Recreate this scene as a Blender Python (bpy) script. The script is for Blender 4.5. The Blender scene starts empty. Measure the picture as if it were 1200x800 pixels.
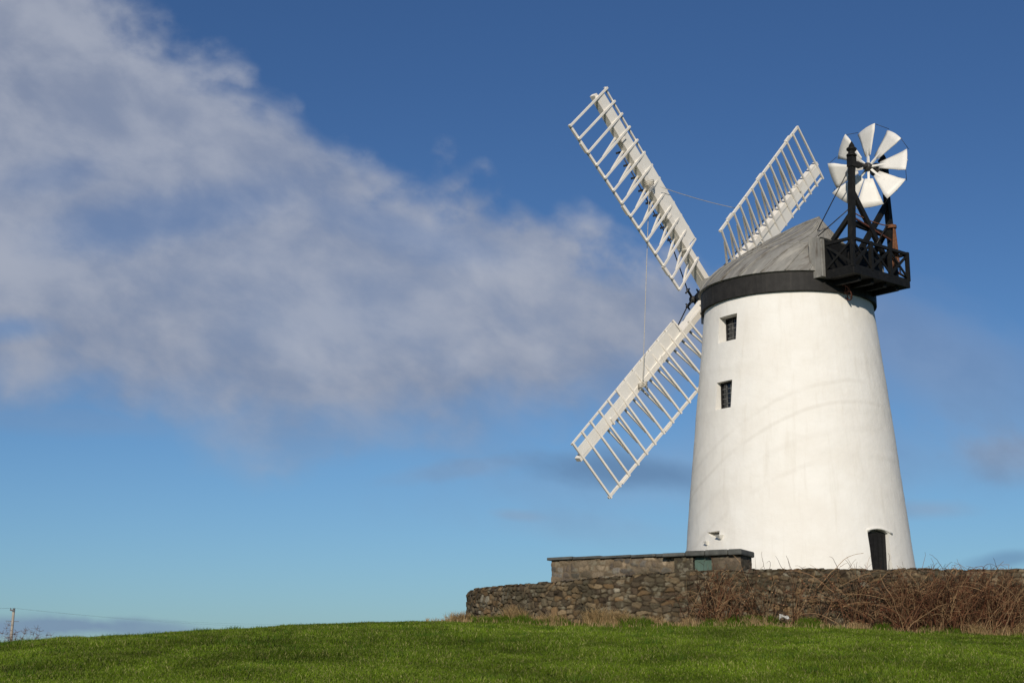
import bpy, bmesh, math, random
import numpy as np
from math import sin, cos, radians, pi, sqrt, atan2
from mathutils import Vector, Matrix

C = bpy.context.scene.collection
SC = bpy.context.scene

# ------------------------------------------------------------------ camera, sky, sun, exposure
PITCH = radians(12.53)
FPX = 1800.0                                   # focal length in photograph pixels (1200 wide)
cam = bpy.data.cameras.new('camera'); cam.sensor_width = 36.0; cam.lens = 36.0 * FPX / 1200.0
cam.clip_start = 0.1; cam.clip_end = 20000
camo = bpy.data.objects.new('camera', cam); C.objects.link(camo)
camo.location = (0, 0, 0); camo.rotation_euler = (pi / 2 + PITCH, 0, 0)
SC.camera = camo

SUN_EL = radians(23.0)
SUN_AZ = radians(180 + 9.0)                   # clockwise from +Y: behind the camera, to its left
SUN_DIR = Vector((sin(SUN_AZ) * cos(SUN_EL), cos(SUN_AZ) * cos(SUN_EL), sin(SUN_EL)))
sl = bpy.data.lights.new('sun', 'SUN'); sl.energy = 3.6; sl.angle = radians(0.53); sl.color = (1.0, 0.91, 0.78)
so = bpy.data.objects.new('sun', sl); C.objects.link(so)
so.rotation_euler = SUN_DIR.to_track_quat('Z', 'Y').to_euler(); so.location = (-30, -60, 40)

SC.view_settings.view_transform = 'Standard'; SC.view_settings.look = 'None'
SC.view_settings.gamma = 1.0; SC.view_settings.exposure = 0.0; SC.view_settings.use_curve_mapping = False

world = bpy.data.worlds.new('World'); SC.world = world; world.use_nodes = True
NT = world.node_tree; NT.nodes.clear()


class G:
    """small node-graph helper"""
    def __init__(s, nt): s.nt = nt
    def n(s, typ, **kw):
        nd = s.nt.nodes.new(typ)
        for k, v in kw.items(): setattr(nd, k, v)
        return nd
    def set(s, sock, v):
        if isinstance(v, bpy.types.NodeSocket): s.nt.links.new(v, sock)
        else: sock.default_value = v
    def m(s, op, a, b=0.0, c=None, clamp=False):
        nd = s.n('ShaderNodeMath', operation=op, use_clamp=clamp)
        s.set(nd.inputs[0], a); s.set(nd.inputs[1], b)
        if c is not None: s.set(nd.inputs[2], c)
        return nd.outputs[0]
    def smooth(s, x, lo, hi):
        nd = s.n('ShaderNodeMapRange', interpolation_type='SMOOTHSTEP')
        s.set(nd.inputs[0], x); s.set(nd.inputs[1], lo); s.set(nd.inputs[2], hi)
        nd.inputs[3].default_value = 0; nd.inputs[4].default_value = 1
        return nd.outputs[0]
    def mix(s, f, a, b, mode='MIX'):
        nd = s.n('ShaderNodeMix', data_type='RGBA', blend_type=mode)
        s.set(nd.inputs[0], f); s.set(nd.inputs[6], a); s.set(nd.inputs[7], b)
        return nd.outputs[2]
    def noise(s, vec, scale, detail=4.0, rough=0.5, dist=0.0, lac=2.0):
        nd = s.n('ShaderNodeTexNoise'); s.set(nd.inputs['Vector'], vec)
        nd.inputs['Scale'].default_value = scale; nd.inputs['Detail'].default_value = detail
        nd.inputs['Roughness'].default_value = rough; nd.inputs['Distortion'].default_value = dist
        nd.inputs['Lacunarity'].default_value = lac
        return nd.outputs[0]
    def comb(s, x, y, z):
        nd = s.n('ShaderNodeCombineXYZ'); s.set(nd.inputs[0], x); s.set(nd.inputs[1], y); s.set(nd.inputs[2], z)
        return nd.outputs[0]
    def sep(s, v):
        nd = s.n('ShaderNodeSeparateXYZ'); s.set(nd.inputs[0], v); return nd.outputs
    def ramp(s, f, stops, interp='LINEAR'):
        nd = s.n('ShaderNodeValToRGB'); nd.color_ramp.interpolation = interp
        e = nd.color_ramp.elements
        while len(e) < len(stops): e.new(0.5)
        for i, (p, c) in enumerate(stops): e[i].position = p; e[i].color = (*c, 1)
        s.set(nd.inputs[0], f); return nd.outputs[0]
    def curve(s, x, pts, lo, hi):
        """piecewise smooth curve y(x) through pts; both axes rescaled to 0..1 inside the node"""
        xs = [p[0] for p in pts]; x0, x1 = xs[0], xs[-1]
        nd = s.n('ShaderNodeFloatCurve'); cm = nd.mapping; cv = cm.curves[0]
        N = lambda p: ((p[0] - x0) / (x1 - x0), (p[1] - lo) / (hi - lo))
        cv.points[0].location = N(pts[0]); cv.points[1].location = N(pts[-1])
        for p in pts[1:-1]: cv.points.new(*N(p))
        cm.update()
        t = s.n('ShaderNodeMapRange'); s.set(t.inputs[0], x); t.inputs[1].default_value = x0; t.inputs[2].default_value = x1
        nd.inputs[0].default_value = 1.0
        s.set(nd.inputs[1], t.outputs[0])
        return s.m('MULTIPLY_ADD', nd.outputs[0], hi - lo, lo)


def uv_of(px, py):
    """direction of a point of the sky as (x/y, z/y)"""
    a = (px - 600) / FPX; b = (400 - py) / FPX
    d = Vector((a, cos(PITCH) - b * sin(PITCH), sin(PITCH) + b * cos(PITCH)))
    return d.x / d.y, d.z / d.y


def build_sky():
    g = G(NT)
    geo = g.n('ShaderNodeTexCoord')
    d = geo.outputs['Generated']
    sky = g.n('ShaderNodeTexSky', sky_type='NISHITA'); sky.sun_disc = False
    sky.sun_elevation = SUN_EL; sky.sun_rotation = SUN_AZ
    sky.altitude = 0; sky.air_density = 1.0; sky.dust_density = 0.6; sky.ozone_density = 2.2
    x, y, z = g.sep(d)
    yy = g.m('MAXIMUM', y, 0.05)
    u = g.m('DIVIDE', x, yy); v = g.m('DIVIDE', z, yy)
    base = g.mix(1.0, sky.outputs[0], g.mix(g.smooth(v, 0.0, 0.42), SKY_LOW, SKY_HIGH), 'MULTIPLY')
    # the clouds stand in the sky as soft banks: an upper and a lower rim over azimuth, broken by noise
    pv = g.comb(g.m('MULTIPLY', u, 1.0), g.m('MULTIPLY_ADD', v, 1.35, g.m('MULTIPLY', u, 0.34)), 0.0)
    warp = g.noise(pv, 5.0, 4, 0.55)
    w2 = g.noise(g.comb(u, v, 3.7), 13.0, 5, 0.6)
    fine = g.noise(pv, 13.0, 8, 0.56, 0.15)
    puff = g.n('ShaderNodeTexVoronoi', feature='SMOOTH_F1'); puff.inputs['Scale'].default_value = 17.0; puff.inputs['Smoothness'].default_value = 0.6; puff.inputs['Detail'].default_value = 2.0
    g.set(puff.inputs['Vector'], g.comb(g.m('ADD', u, g.m('MULTIPLY', warp, 0.10)), g.m('MULTIPLY_ADD', v, 1.25, g.m('MULTIPLY', w2, 0.06)), 1.3))
    puff = puff.outputs['Distance']
    broad = g.noise(g.comb(u, g.m('MULTIPLY', v, 1.7), 8.1), 3.4, 3, 0.5)
    U = lambda pts: [uv_of(*p) for p in pts]
    up = U([(-300, -280), (-60, -130), (110, -35), (210, 25), (300, 75), (360, 118), (450, 165), (540, 190), (640, 236), (730, 276), (830, 312), (940, 470)])
    lo = U([(-300, 490), (-60, 478), (60, 480), (180, 506), (330, 530), (450, 532), (560, 516), (690, 492), (770, 465), (850, 420), (940, 480)])
    vmin, vmax = -0.2, 0.75
    vu = g.curve(u, up, vmin, vmax); vl = g.curve(u, lo, vmin, vmax)
    dis = g.m('ADD', g.m('MULTIPLY', g.m('SUBTRACT', warp, 0.5), 0.085), g.m('MULTIPLY', g.m('SUBTRACT', w2, 0.5), 0.07))
    dis = g.m('ADD', dis, g.m('MULTIPLY', g.m('SUBTRACT', fine, 0.5), 0.055))
    dis = g.m('ADD', dis, g.m('MULTIPLY', g.m('SUBTRACT', 0.42, puff), 0.05))
    du = g.m('ADD', g.m('SUBTRACT', vu, v), dis)                 # depth below the upper rim
    dl = g.m('ADD', g.m('SUBTRACT', v, vl), g.m('MULTIPLY', dis, 0.55))
    m = g.m('MULTIPLY', g.smooth(du, -0.026, 0.024), g.smooth(dl, -0.032, 0.036))

    def blob(px, py, rx, ry, rot, amp, frag=0.6, sc=1.0):
        bu, bv = uv_of(px, py); c, s_ = cos(radians(rot)), sin(radians(rot))
        a = g.m('SUBTRACT', u, bu); b = g.m('SUBTRACT', v, bv)
        p = g.m('DIVIDE', g.m('ADD', g.m('MULTIPLY', a, c), g.m('MULTIPLY', b, s_)), rx / FPX)
        q = g.m('DIVIDE', g.m('SUBTRACT', g.m('MULTIPLY', b, c), g.m('MULTIPLY', a, s_)), ry / FPX)
        r = g.m('SQRT', g.m('ADD', g.m('MULTIPLY', p, p), g.m('MULTIPLY', q, q)))
        r = g.m('ADD', r, g.m('MULTIPLY', g.m('SUBTRACT', fine, 0.5), frag * 2.2))
        return g.m('MULTIPLY', g.smooth(r, 1.15, 0.15), amp)
    # gaps of thin cloud inside the bank
    gap = g.m('MAXIMUM', blob(185, 255, 230, 46, 12, 0.45), blob(60, 205, 90, 30, 10, 0.35))
    gap = g.m('MAXIMUM', gap, blob(10, 385, 60, 22, 0, 0.55))
    gap = g.m('MAXIMUM', gap, blob(470, 270, 160, 34, -18, 0.32))
    tex = g.smooth(fine, 0.22, 0.66)
    dens = g.m('MULTIPLY', m, g.m('MULTIPLY_ADD', tex, 0.22, 0.80))
    dens = g.m('MULTIPLY', dens, g.m('MULTIPLY_ADD', g.smooth(broad, 0.3, 0.62), 0.16, 0.86))
    dens = g.m('MULTIPLY', dens, g.m('SUBTRACT', 1.0, gap))
    # veils and scraps
    veil = g.m('ADD', blob(1090, 425, 230, 95, -20, 0.42, 0.5), blob(1185, 535, 90, 36, -8, 0.50, 0.7))
    veil = g.m('ADD', veil, blob(1085, 596, 75, 15, 0, 0.42, 0.5))
    veil = g.m('ADD', veil, blob(900, 545, 430, 70, 4, 0.30, 0.6))
    veil = g.m('ADD', veil, blob(540, 549, 110, 15, 8, 0.30, 0.6))
    veil = g.m('ADD', veil, blob(605, 603, 40, 9, -6, 0.30, 0.5))
    veil = g.m('ADD', veil, blob(690, 618, 160, 24, -4, 0.16, 0.6))
    veil = g.m('ADD', veil, blob(70, 490, 260, 22, -4, 0.22, 0.7))
    veil = g.m('ADD', veil, blob(520, 500, 160, 50, 0, 0.20, 0.7))
    dens = g.m('MAXIMUM', dens, g.m('MULTIPLY', veil, 0.9))
    # light and shade of the bank: brighter where it is thick and towards its upper rim, greyer at its base
    sh = g.m('ADD', g.m('MULTIPLY', g.smooth(dl, -0.01, 0.11), 0.40), g.m('MULTIPLY', g.smooth(fine, 0.34, 0.66), 0.44))
    sh = g.m('ADD', sh, g.m('MULTIPLY', g.smooth(warp, 0.35, 0.65), 0.20))
    sh = g.m('ADD', sh, g.m('MULTIPLY', g.smooth(puff, 0.75, 0.2), 0.16))
    ccol = g.mix(g.m('MINIMUM', sh, 1.0), CLOUD_DARK, CLOUD_LIGHT)
    col = g.mix(g.m('MULTIPLY', dens, 0.94), base, ccol)
    # slate-blue shaded scraps low in the sky
    dk = g.m('ADD', blob(740, 552, 170, 26, -5, 0.75, 0.55), blob(1180, 655, 60, 12, 8, 0.55, 0.5))
    lowc = g.m('ADD', blob(20, 734, 120, 17, 0, 0.85, 0.9), blob(160, 736, 120, 13, -3, 0.75, 0.9))
    lowc = g.m('ADD', lowc, blob(-200, 738, 200, 16, 0, 0.8, 0.55))
    col = g.mix(g.m('MINIMUM', dk, 0.8), col, CLOUD_SLATE)
    col = g.mix(g.m('MINIMUM', lowc, 0.9), col, CLOUD_LOW)
    bg = g.n('ShaderNodeBackground'); g.set(bg.inputs[0], col); bg.inputs[1].default_value = 0.075
    out = g.n('ShaderNodeOutputWorld'); NT.links.new(bg.outputs[0], out.inputs[0])


SKY_LOW = (0.565, 0.825, 1.12, 1); SKY_HIGH = (0.40, 0.60, 0.88, 1)
CLOUD_LIGHT = (5.3, 5.7, 6.75, 1); CLOUD_DARK = (2.6, 3.15, 4.5, 1)
CLOUD_SLATE = (1.55, 2.9, 5.1, 1); CLOUD_LOW = (2.5, 3.7, 5.4, 1)
build_sky()

# ------------------------------------------------------------------ helpers
rng = np.random.default_rng(7)
random.seed(5)


def at(px, py, Y):
    """the point at depth Y on the sight line of a photograph pixel: used to read sizes off the photograph"""
    u, v = uv_of(px, py)
    return Vector((u * Y, Y, v * Y))


def sstep(x, a, b):
    t = np.clip((x - a) / (b - a), 0, 1); return t * t * (3 - 2 * t)


def _hash(ix, iy, s):
    h = (ix.astype(np.int64) * 374761393 + iy.astype(np.int64) * 668265263 + s * 974634779) & 0xffffffff
    h = ((h ^ (h >> 13)) * 1274126177) & 0xffffffff
    return ((h ^ (h >> 16)) & 0xffffff) / float(0xffffff)


def vnoise(x, y, s=0):
    x = np.asarray(x, float); y = np.asarray(y, float)
    ix = np.floor(x); iy = np.floor(y); fx = x - ix; fy = y - iy
    fx = fx * fx * (3 - 2 * fx); fy = fy * fy * (3 - 2 * fy)
    a = _hash(ix, iy, s); b = _hash(ix + 1, iy, s); c = _hash(ix, iy + 1, s); d = _hash(ix + 1, iy + 1, s)
    return (a * (1 - fx) + b * fx) * (1 - fy) + (c * (1 - fx) + d * fx) * fy


def fbm(x, y, s=0, o=4):
    t = 0; a = 0.5; n = 0
    for k in range(o):
        t = t + a * vnoise(x * 2 ** k, y * 2 ** k, s + 17 * k); n += a; a *= 0.5
    return t / n


def np_mesh(name, verts, faces, mat, parent=None, color=None, smooth=True, link=True):
    """faces: int array (n,3) or (n,4)"""
    me = bpy.data.meshes.new(name)
    verts = np.asarray(verts, np.float32); faces = np.asarray(faces, np.int32)
    n, k = faces.shape
    me.vertices.add(len(verts)); me.vertices.foreach_set('co', verts.ravel())
    me.loops.add(n * k); me.loops.foreach_set('vertex_index', faces.ravel())
    me.polygons.add(n); me.polygons.foreach_set('loop_start', np.arange(0, n * k, k, dtype=np.int32))
    me.polygons.foreach_set('loop_total', np.full(n, k, np.int32))
    me.polygons.foreach_set('use_smooth', np.full(n, smooth, bool))
    me.update(calc_edges=True)
    if color is not None:
        ca = me.attributes.new('tone', 'FLOAT_COLOR', 'POINT')
        c4 = np.ones((len(verts), 4), np.float32); c4[:, :3] = color
        ca.data.foreach_set('color', c4.ravel())
    me.materials.append(mat)
    o = bpy.data.objects.new(name, me)
    if link: C.objects.link(o)
    if parent: o.parent = parent
    return o


class MB:
    """collects boxes, bars and tubes, then links them as one mesh object"""
    def __init__(s): s.bm = bmesh.new()
    def hexa(s, pts):
        v = [s.bm.verts.new(p) for p in pts]
        for f in ((0, 3, 2, 1), (4, 5, 6, 7), (0, 1, 5, 4), (1, 2, 6, 5), (2, 3, 7, 6), (3, 0, 4, 7)):
            s.bm.faces.new([v[i] for i in f])
    def box(s, o, ax, ay, az):
        """o = corner, ax ay az = edge vectors"""
        o = Vector(o); ax, ay, az = Vector(ax), Vector(ay), Vector(az)
        s.hexa([o, o + ax, o + ax + ay, o + ay, o + az, o + ax + az, o + ax + ay + az, o + ay + az])
    def bar(s, a, b, side, w, d, w2=None, d2=None):
        """beam from a to b; side = direction of width w, d = the other thickness"""
        a, b = Vector(a), Vector(b); t = (b - a).normalized(); sd = Vector(side); sd = (sd - t * sd.dot(t)).normalized()
        n = t.cross(sd); w2 = w if w2 is None else w2; d2 = d if d2 is None else d2
        p = []
        for c, ww, dd in ((a, w, d), (b, w2, d2)):
            for i, j in ((-1, -1), (1, -1), (1, 1), (-1, 1)): p.append(c + sd * (i * ww / 2) + n * (j * dd / 2))
        s.hexa(p)
    def tube(s, pts, r, k=6, r2=None, cap=True):
        pts = [Vector(p) for p in pts]; rings = []
        for i, p in enumerate(pts):
            t = (pts[min(i + 1, len(pts) - 1)] - pts[max(i - 1, 0)]).normalized()
            up = Vector((0, 0, 1)) if abs(t.z) < 0.95 else Vector((1, 0, 0))
            a = t.cross(up).normalized(); b = t.cross(a)
            rr = r if r2 is None else r + (r2 - r) * i / (len(pts) - 1)
            rings.append([s.bm.verts.new(p + a * cos(2 * pi * j / k) * rr + b * sin(2 * pi * j / k) * rr) for j in range(k)])
        for A, B in zip(rings, rings[1:]):
            for j in range(k):
                s.bm.faces.new((A[j], A[(j + 1) % k], B[(j + 1) % k], B[j])).smooth = True
        if cap: s.bm.faces.new(rings[0][::-1]); s.bm.faces.new(rings[-1])
    def lathe(s, base, axis, prof, k=16):
        """prof: list of (distance along axis, radius)"""
        axis = Vector(axis).normalized(); up = Vector((0, 0, 1)) if abs(axis.z) < 0.9 else Vector((1, 0, 0))
        a = axis.cross(up).normalized(); b = axis.cross(a); base = Vector(base); R = []
        for t, r in prof:
            R.append([s.bm.verts.new(base + axis * t + a * cos(2 * pi * j / k) * r + b * sin(2 * pi * j / k) * r) for j in range(k)])
        for A, B in zip(R, R[1:]):
            for j in range(k): s.bm.faces.new((A[j], A[(j + 1) % k], B[(j + 1) % k], B[j])).smooth = True
        s.bm.faces.new(R[0][::-1]); s.bm.faces.new(R[-1])
    def build(s, name, mat, parent=None, bevel=0.0):
        bmesh.ops.recalc_face_normals(s.bm, faces=s.bm.faces)
        me = bpy.data.meshes.new(name); s.bm.to_mesh(me); s.bm.free(); me.materials.append(mat)
        o = bpy.data.objects.new(name, me); C.objects.link(o)
        if parent: o.parent = parent
        if bevel:
            md = o.modifiers.new('bevel', 'BEVEL'); md.width = bevel; md.segments = 2; md.limit_method = 'ANGLE'
        return o


def thing(name, label, cat, group=None):
    o = bpy.data.objects.new(name, None); C.objects.link(o); o.empty_display_size = 0.3
    o['label'] = label; o['category'] = cat
    if group: o['group'] = group
    return o


def tag(o, label, cat, group=None, kind=None):
    o['label'] = label; o['category'] = cat
    if group: o['group'] = group
    if kind: o['kind'] = kind
    return o


def mat(name, color, rough=0.7, var=0.25, scale=6.0, bump=0.0, bscale=30.0, spec=0.3, streak=None, metal=0.0, dirt=None):
    """painted / weathered surface: base colour broken by two noises, optional streak and dirt colour, bump"""
    m = bpy.data.materials.new(name); m.use_nodes = True
    g = G(m.node_tree); b = m.node_tree.nodes['Principled BSDF']
    tc = g.n('ShaderNodeTexCoord').outputs['Object']
    n1 = g.noise(tc, scale, 6, 0.6)
    c0 = tuple(c * (1 - var) for c in color) + (1,); c1 = tuple(min(1, c * (1 + var)) for c in color) + (1,)
    col = g.mix(g.smooth(n1, 0.3, 0.7), c0, c1)
    if streak:
        scol, sx, amt = streak
        mp = g.n('ShaderNodeMapping'); g.set(mp.inputs[0], tc); mp.inputs['Scale'].default_value = sx
        col = g.mix(g.m('MULTIPLY', g.smooth(g.noise(mp.outputs[0], 1.0, 5, 0.6), 0.52, 0.75), amt), col, (*scol, 1))
    if dirt:
        dcol, ds, amt = dirt
        col = g.mix(g.m('MULTIPLY', g.smooth(g.noise(tc, ds, 7, 0.65), 0.55, 0.72), amt), col, (*dcol, 1))
    g.set(b.inputs['Base Color'], col)
    b.inputs['Roughness'].default_value = rough; b.inputs['Specular IOR Level'].default_value = spec
    b.inputs['Metallic'].default_value = metal
    if bump:
        bp = g.n('ShaderNodeBump'); bp.inputs['Strength'].default_value = 1.0; bp.inputs['Distance'].default_value = bump
        g.set(bp.inputs['Height'], g.noise(tc, bscale, 6, 0.6)); g.set(b.inputs['Normal'], bp.outputs[0])
    return m


def tone_mat(name, rough=0.9, grain=0.35, gscale=25.0, bump=0.01, transl=0.0, spec=0.2):
    """material that takes its own colour per stone / blade from the mesh, with grain and bump"""
    m = bpy.data.materials.new(name); m.use_nodes = True
    g = G(m.node_tree); b = m.node_tree.nodes['Principled BSDF']
    a = g.n('ShaderNodeAttribute'); a.attribute_name = 'tone'; col = a.outputs['Color']
    if grain:
        tc = g.n('ShaderNodeTexCoord').outputs['Object']
        n1 = g.noise(tc, gscale, 6, 0.65)
        col = g.mix(1.0, col, g.mix(n1, (1 - grain,) * 3 + (1,), (1 + grain,) * 3 + (1,)), 'MULTIPLY')
        if bump:
            bp = g.n('ShaderNodeBump'); bp.inputs['Distance'].default_value = bump; bp.inputs['Strength'].default_value = 1
            g.set(bp.inputs['Height'], n1); g.set(b.inputs['Normal'], bp.outputs[0])
    g.set(b.inputs['Base Color'], col); b.inputs['Roughness'].default_value = rough
    b.inputs['Specular IOR Level'].default_value = spec
    if transl:
        t = g.n('ShaderNodeBsdfTranslucent'); g.set(t.inputs[0], col)
        mx = g.n('ShaderNodeMixShader'); mx.inputs[0].default_value = transl
        o = m.node_tree.nodes['Material Output']
        m.node_tree.links.new(b.outputs[0], mx.inputs[1]); m.node_tree.links.new(t.outputs[0], mx.inputs[2])
        m.node_tree.links.new(mx.outputs[0], o.inputs[0])
    return m


M_WHITE = mat('white_paint', (0.80, 0.755, 0.68), 0.55, 0.05, 2.0, dirt=((0.55, 0.52, 0.45), 1.5, 0.3))
M_BOARD = mat('white_boards', (0.80, 0.77, 0.71), 0.55, 0.05, 1.5, dirt=((0.6, 0.57, 0.50), 1.2, 0.3))
M_BLADE = mat('white_sheet', (0.78, 0.755, 0.70), 0.45, 0.04, 3.0, 0.0, dirt=((0.5, 0.48, 0.43), 6.0, 0.35))
M_BLACK = mat('black_paint', (0.010, 0.0098, 0.009), 0.6, 0.25, 6.0, 0.003, 40, 0.22, dirt=((0.035, 0.03, 0.024), 7.0, 0.45))
M_CURB = mat('tarred_boards', (0.025, 0.0235, 0.022), 0.65, 0.2, 5.0, 0.004, 30, 0.22, streak=((0.05, 0.045, 0.04), (9, 9, 0.8), 0.5))
M_IRON = mat('dark_iron', (0.03, 0.028, 0.026), 0.5, 0.3, 12.0, 0.002, 60, 0.4)
M_RUST = mat('rusty_iron', (0.085, 0.03, 0.018), 0.8, 0.4, 12.0, 0.004, 60)
M_CLAD = mat('lead_sheet', (0.215, 0.205, 0.18), 0.55, 0.22, 1.6, 0.012, 3.0, 0.4, streak=((0.30, 0.27, 0.22), (3.0, 3.0, 0.8), 0.8), dirt=((0.10, 0.075, 0.05), 3.5, 0.5))
M_LEAD = None
M_GLASS = mat('window_glass', (0.012, 0.014, 0.016), 0.12, 0.2, 3.0, 0.006, 5.0, 0.6)
M_SLATE = mat('slate_coping', (0.085, 0.088, 0.08), 0.7, 0.3, 4.0, 0.01, 15, 0.3, dirt=((0.20, 0.19, 0.14), 6.0, 0.5))
M_GREEN = mat('green_paint', (0.075, 0.125, 0.10), 0.6, 0.15, 4.0, 0.002, 30, 0.3)
M_DOOR = mat('dark_door', (0.012, 0.011, 0.0105), 0.7, 0.3, 8.0, 0.004, 30, 0.25)
M_ROPE = mat('pale_rope', (0.50, 0.46, 0.38), 0.9, 0.2, 30.0)
M_OROPE = mat('orange_rope', (0.17, 0.075, 0.038), 0.9, 0.3, 20.0)
M_POLE = mat('weathered_wood', (0.34, 0.30, 0.25), 0.85, 0.2, 4.0)
M_WIRE = mat('wire_metal', (0.10, 0.11, 0.12), 0.6, 0.1, 4.0)
M_BAR = mat('grey_bars', (0.12, 0.12, 0.115), 0.5, 0.6, 9.0)
M_PAPER = mat('white_paper', (0.75, 0.74, 0.71), 0.8, 0.08, 8.0)
M_STONE = tone_mat('rubble_stone', 0.92, 0.5, 22.0, 0.02)
M_GRASS = tone_mat('grass_blades', 0.6, 0.0, 1, 0, 0.35, 0.14)
M_STRAW = tone_mat('dry_blades', 0.8, 0.0, 1, 0, 0.25, 0.15)
M_CANE = tone_mat('bramble_canes', 0.8, 0.0, 1, 0, 0.0, 0.2)


def limewash():
    m = bpy.data.materials.new('limewashed_wall'); m.use_nodes = True
    g = G(m.node_tree); b = m.node_tree.nodes['Principled BSDF']
    tc = g.n('ShaderNodeTexCoord').outputs['Object']
    x, y, z = g.sep(tc)
    col = g.mix(g.smooth(g.noise(tc, 0.9, 5, 0.6), 0.3, 0.7), (0.785, 0.755, 0.69, 1), (0.83, 0.81, 0.755, 1))
    # rain streaks running down, and faint horizontal lift lines of the old courses
    st = g.noise(g.comb(g.m('MULTIPLY', x, 5.0), g.m('MULTIPLY', y, 5.0), g.m('MULTIPLY', z, 0.28)), 1.0, 6, 0.62)
    col = g.mix(g.m('MULTIPLY', g.smooth(st, 0.50, 0.75), 0.36), col, (0.66, 0.62, 0.54, 1))
    bl = g.noise(g.comb(g.m('MULTIPLY', x, 0.35), g.m('MULTIPLY', y, 0.35), g.m('MULTIPLY', g.m('ADD', z, g.m('MULTIPLY', x, 0.28)), 2.2)), 1.0, 4, 0.55)
    col = g.mix(g.m('MULTIPLY', g.smooth(bl, 0.54, 0.70), 0.14), col, (0.70, 0.665, 0.59, 1))
    col = g.mix(g.m('MULTIPLY', g.smooth(g.noise(tc, 7.0, 7, 0.7), 0.62, 0.75), 0.25), col, (0.60, 0.56, 0.48, 1))
    # faint darker arcs curving across the tower wall
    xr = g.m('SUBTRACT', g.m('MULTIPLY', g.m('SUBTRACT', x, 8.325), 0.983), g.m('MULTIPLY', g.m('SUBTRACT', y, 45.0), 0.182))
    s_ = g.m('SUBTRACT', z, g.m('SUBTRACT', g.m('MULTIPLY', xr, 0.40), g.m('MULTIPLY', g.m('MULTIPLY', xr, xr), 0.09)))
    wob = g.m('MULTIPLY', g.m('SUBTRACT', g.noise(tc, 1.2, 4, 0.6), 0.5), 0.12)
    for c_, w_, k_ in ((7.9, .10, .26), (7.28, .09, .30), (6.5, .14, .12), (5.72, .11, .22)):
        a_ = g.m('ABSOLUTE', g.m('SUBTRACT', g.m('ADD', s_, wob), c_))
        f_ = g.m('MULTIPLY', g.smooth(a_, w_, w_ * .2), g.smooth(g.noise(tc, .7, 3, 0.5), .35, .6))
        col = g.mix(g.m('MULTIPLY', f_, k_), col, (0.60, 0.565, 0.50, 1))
    g.set(b.inputs['Base Color'], col); b.inputs['Roughness'].default_value = 0.85; b.inputs['Specular IOR Level'].default_value = 0.2
    bp = g.n('ShaderNodeBump'); bp.inputs['Distance'].default_value = 0.018; bp.inputs['Strength'].default_value = 0.8
    g.set(bp.inputs['Height'], g.m('ADD', g.noise(tc, 4.0, 7, 0.62), g.m('MULTIPLY', st, 0.3))); g.set(b.inputs['Normal'], bp.outputs[0])
    return m


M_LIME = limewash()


def lead():
    m = bpy.data.materials.new('lead_sheet'); m.use_nodes = True
    g = G(m.node_tree); b = m.node_tree.nodes['Principled BSDF']
    tc = g.n('ShaderNodeTexCoord').outputs['Object']; x, y, z = g.sep(tc)
    cb, sb = cos(radians(41)), sin(radians(41))
    a = g.m('SUBTRACT', g.m('MULTIPLY', y, cb), g.m('MULTIPLY', x, sb)); h = g.m('ADD', g.m('MULTIPLY', x, cb), g.m('MULTIPLY', y, sb))
    col = g.mix(g.smooth(g.noise(tc, 1.3, 6, 0.6), 0.3, 0.7), (0.19, 0.183, 0.165, 1), (0.265, 0.257, 0.235, 1))
    a2 = g.m('ADD', a, g.m('MULTIPLY', h, 0.35))                                  # run-off follows the sheets down the slope
    st = g.noise(g.comb(g.m('MULTIPLY', a2, 5.0), g.m('MULTIPLY', h, 0.7), g.m('MULTIPLY', z, 0.7)), 1.0, 7, 0.65)
    col = g.mix(g.m('MULTIPLY', g.smooth(st, 0.50, 0.68), 0.75), col, (0.38, 0.36, 0.315, 1))
    st2 = g.noise(g.comb(g.m('MULTIPLY', a2, 9.0), g.m('MULTIPLY', h, 1.1), g.m('MULTIPLY', z, 1.3)), 1.0, 6, 0.65)
    col = g.mix(g.m('MULTIPLY', g.smooth(st2, 0.50, 0.70), 0.85), col, (0.105, 0.085, 0.066, 1))
    col = g.mix(g.m('MULTIPLY', g.smooth(g.noise(tc, 9.0, 7, 0.7), 0.58, 0.7), 0.5), col, (0.12, 0.10, 0.075, 1))
    g.set(b.inputs['Base Color'], col); b.inputs['Roughness'].default_value = 0.6; b.inputs['Specular IOR Level'].default_value = 0.35
    bp = g.n('ShaderNodeBump'); bp.inputs['Distance'].default_value = 0.03; bp.inputs['Strength'].default_value = 0.8
    g.set(bp.inputs['Height'], g.m('ADD', g.noise(tc, 2.2, 5, 0.55), g.m('MULTIPLY', st, 0.3))); g.set(b.inputs['Normal'], bp.outputs[0])
    return m


M_LEAD = lead()

# ------------------------------------------------------------------ ground
EX = np.array([-60, -30, -13.1, -8.7, -4.4, -1.3, 0.0, 1.95, 5.2, 11.5, 20, 40, 60], float)
EE = np.array([-.08, -.024, .0186, .0298, .0362, .0376, .0356, .0342, .0364, .0276, .020, -.005, -.05], float)
MILL = (8.325, 45.0)


def _e(x):
    # smoothed crest slope over x
    t = 0
    for dx, w in ((-1.2, .2), (-.6, .2), (0, .2), (.6, .2), (1.2, .2)): t = t + w * np.interp(x + dx, EX, EE)
    return t


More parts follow.
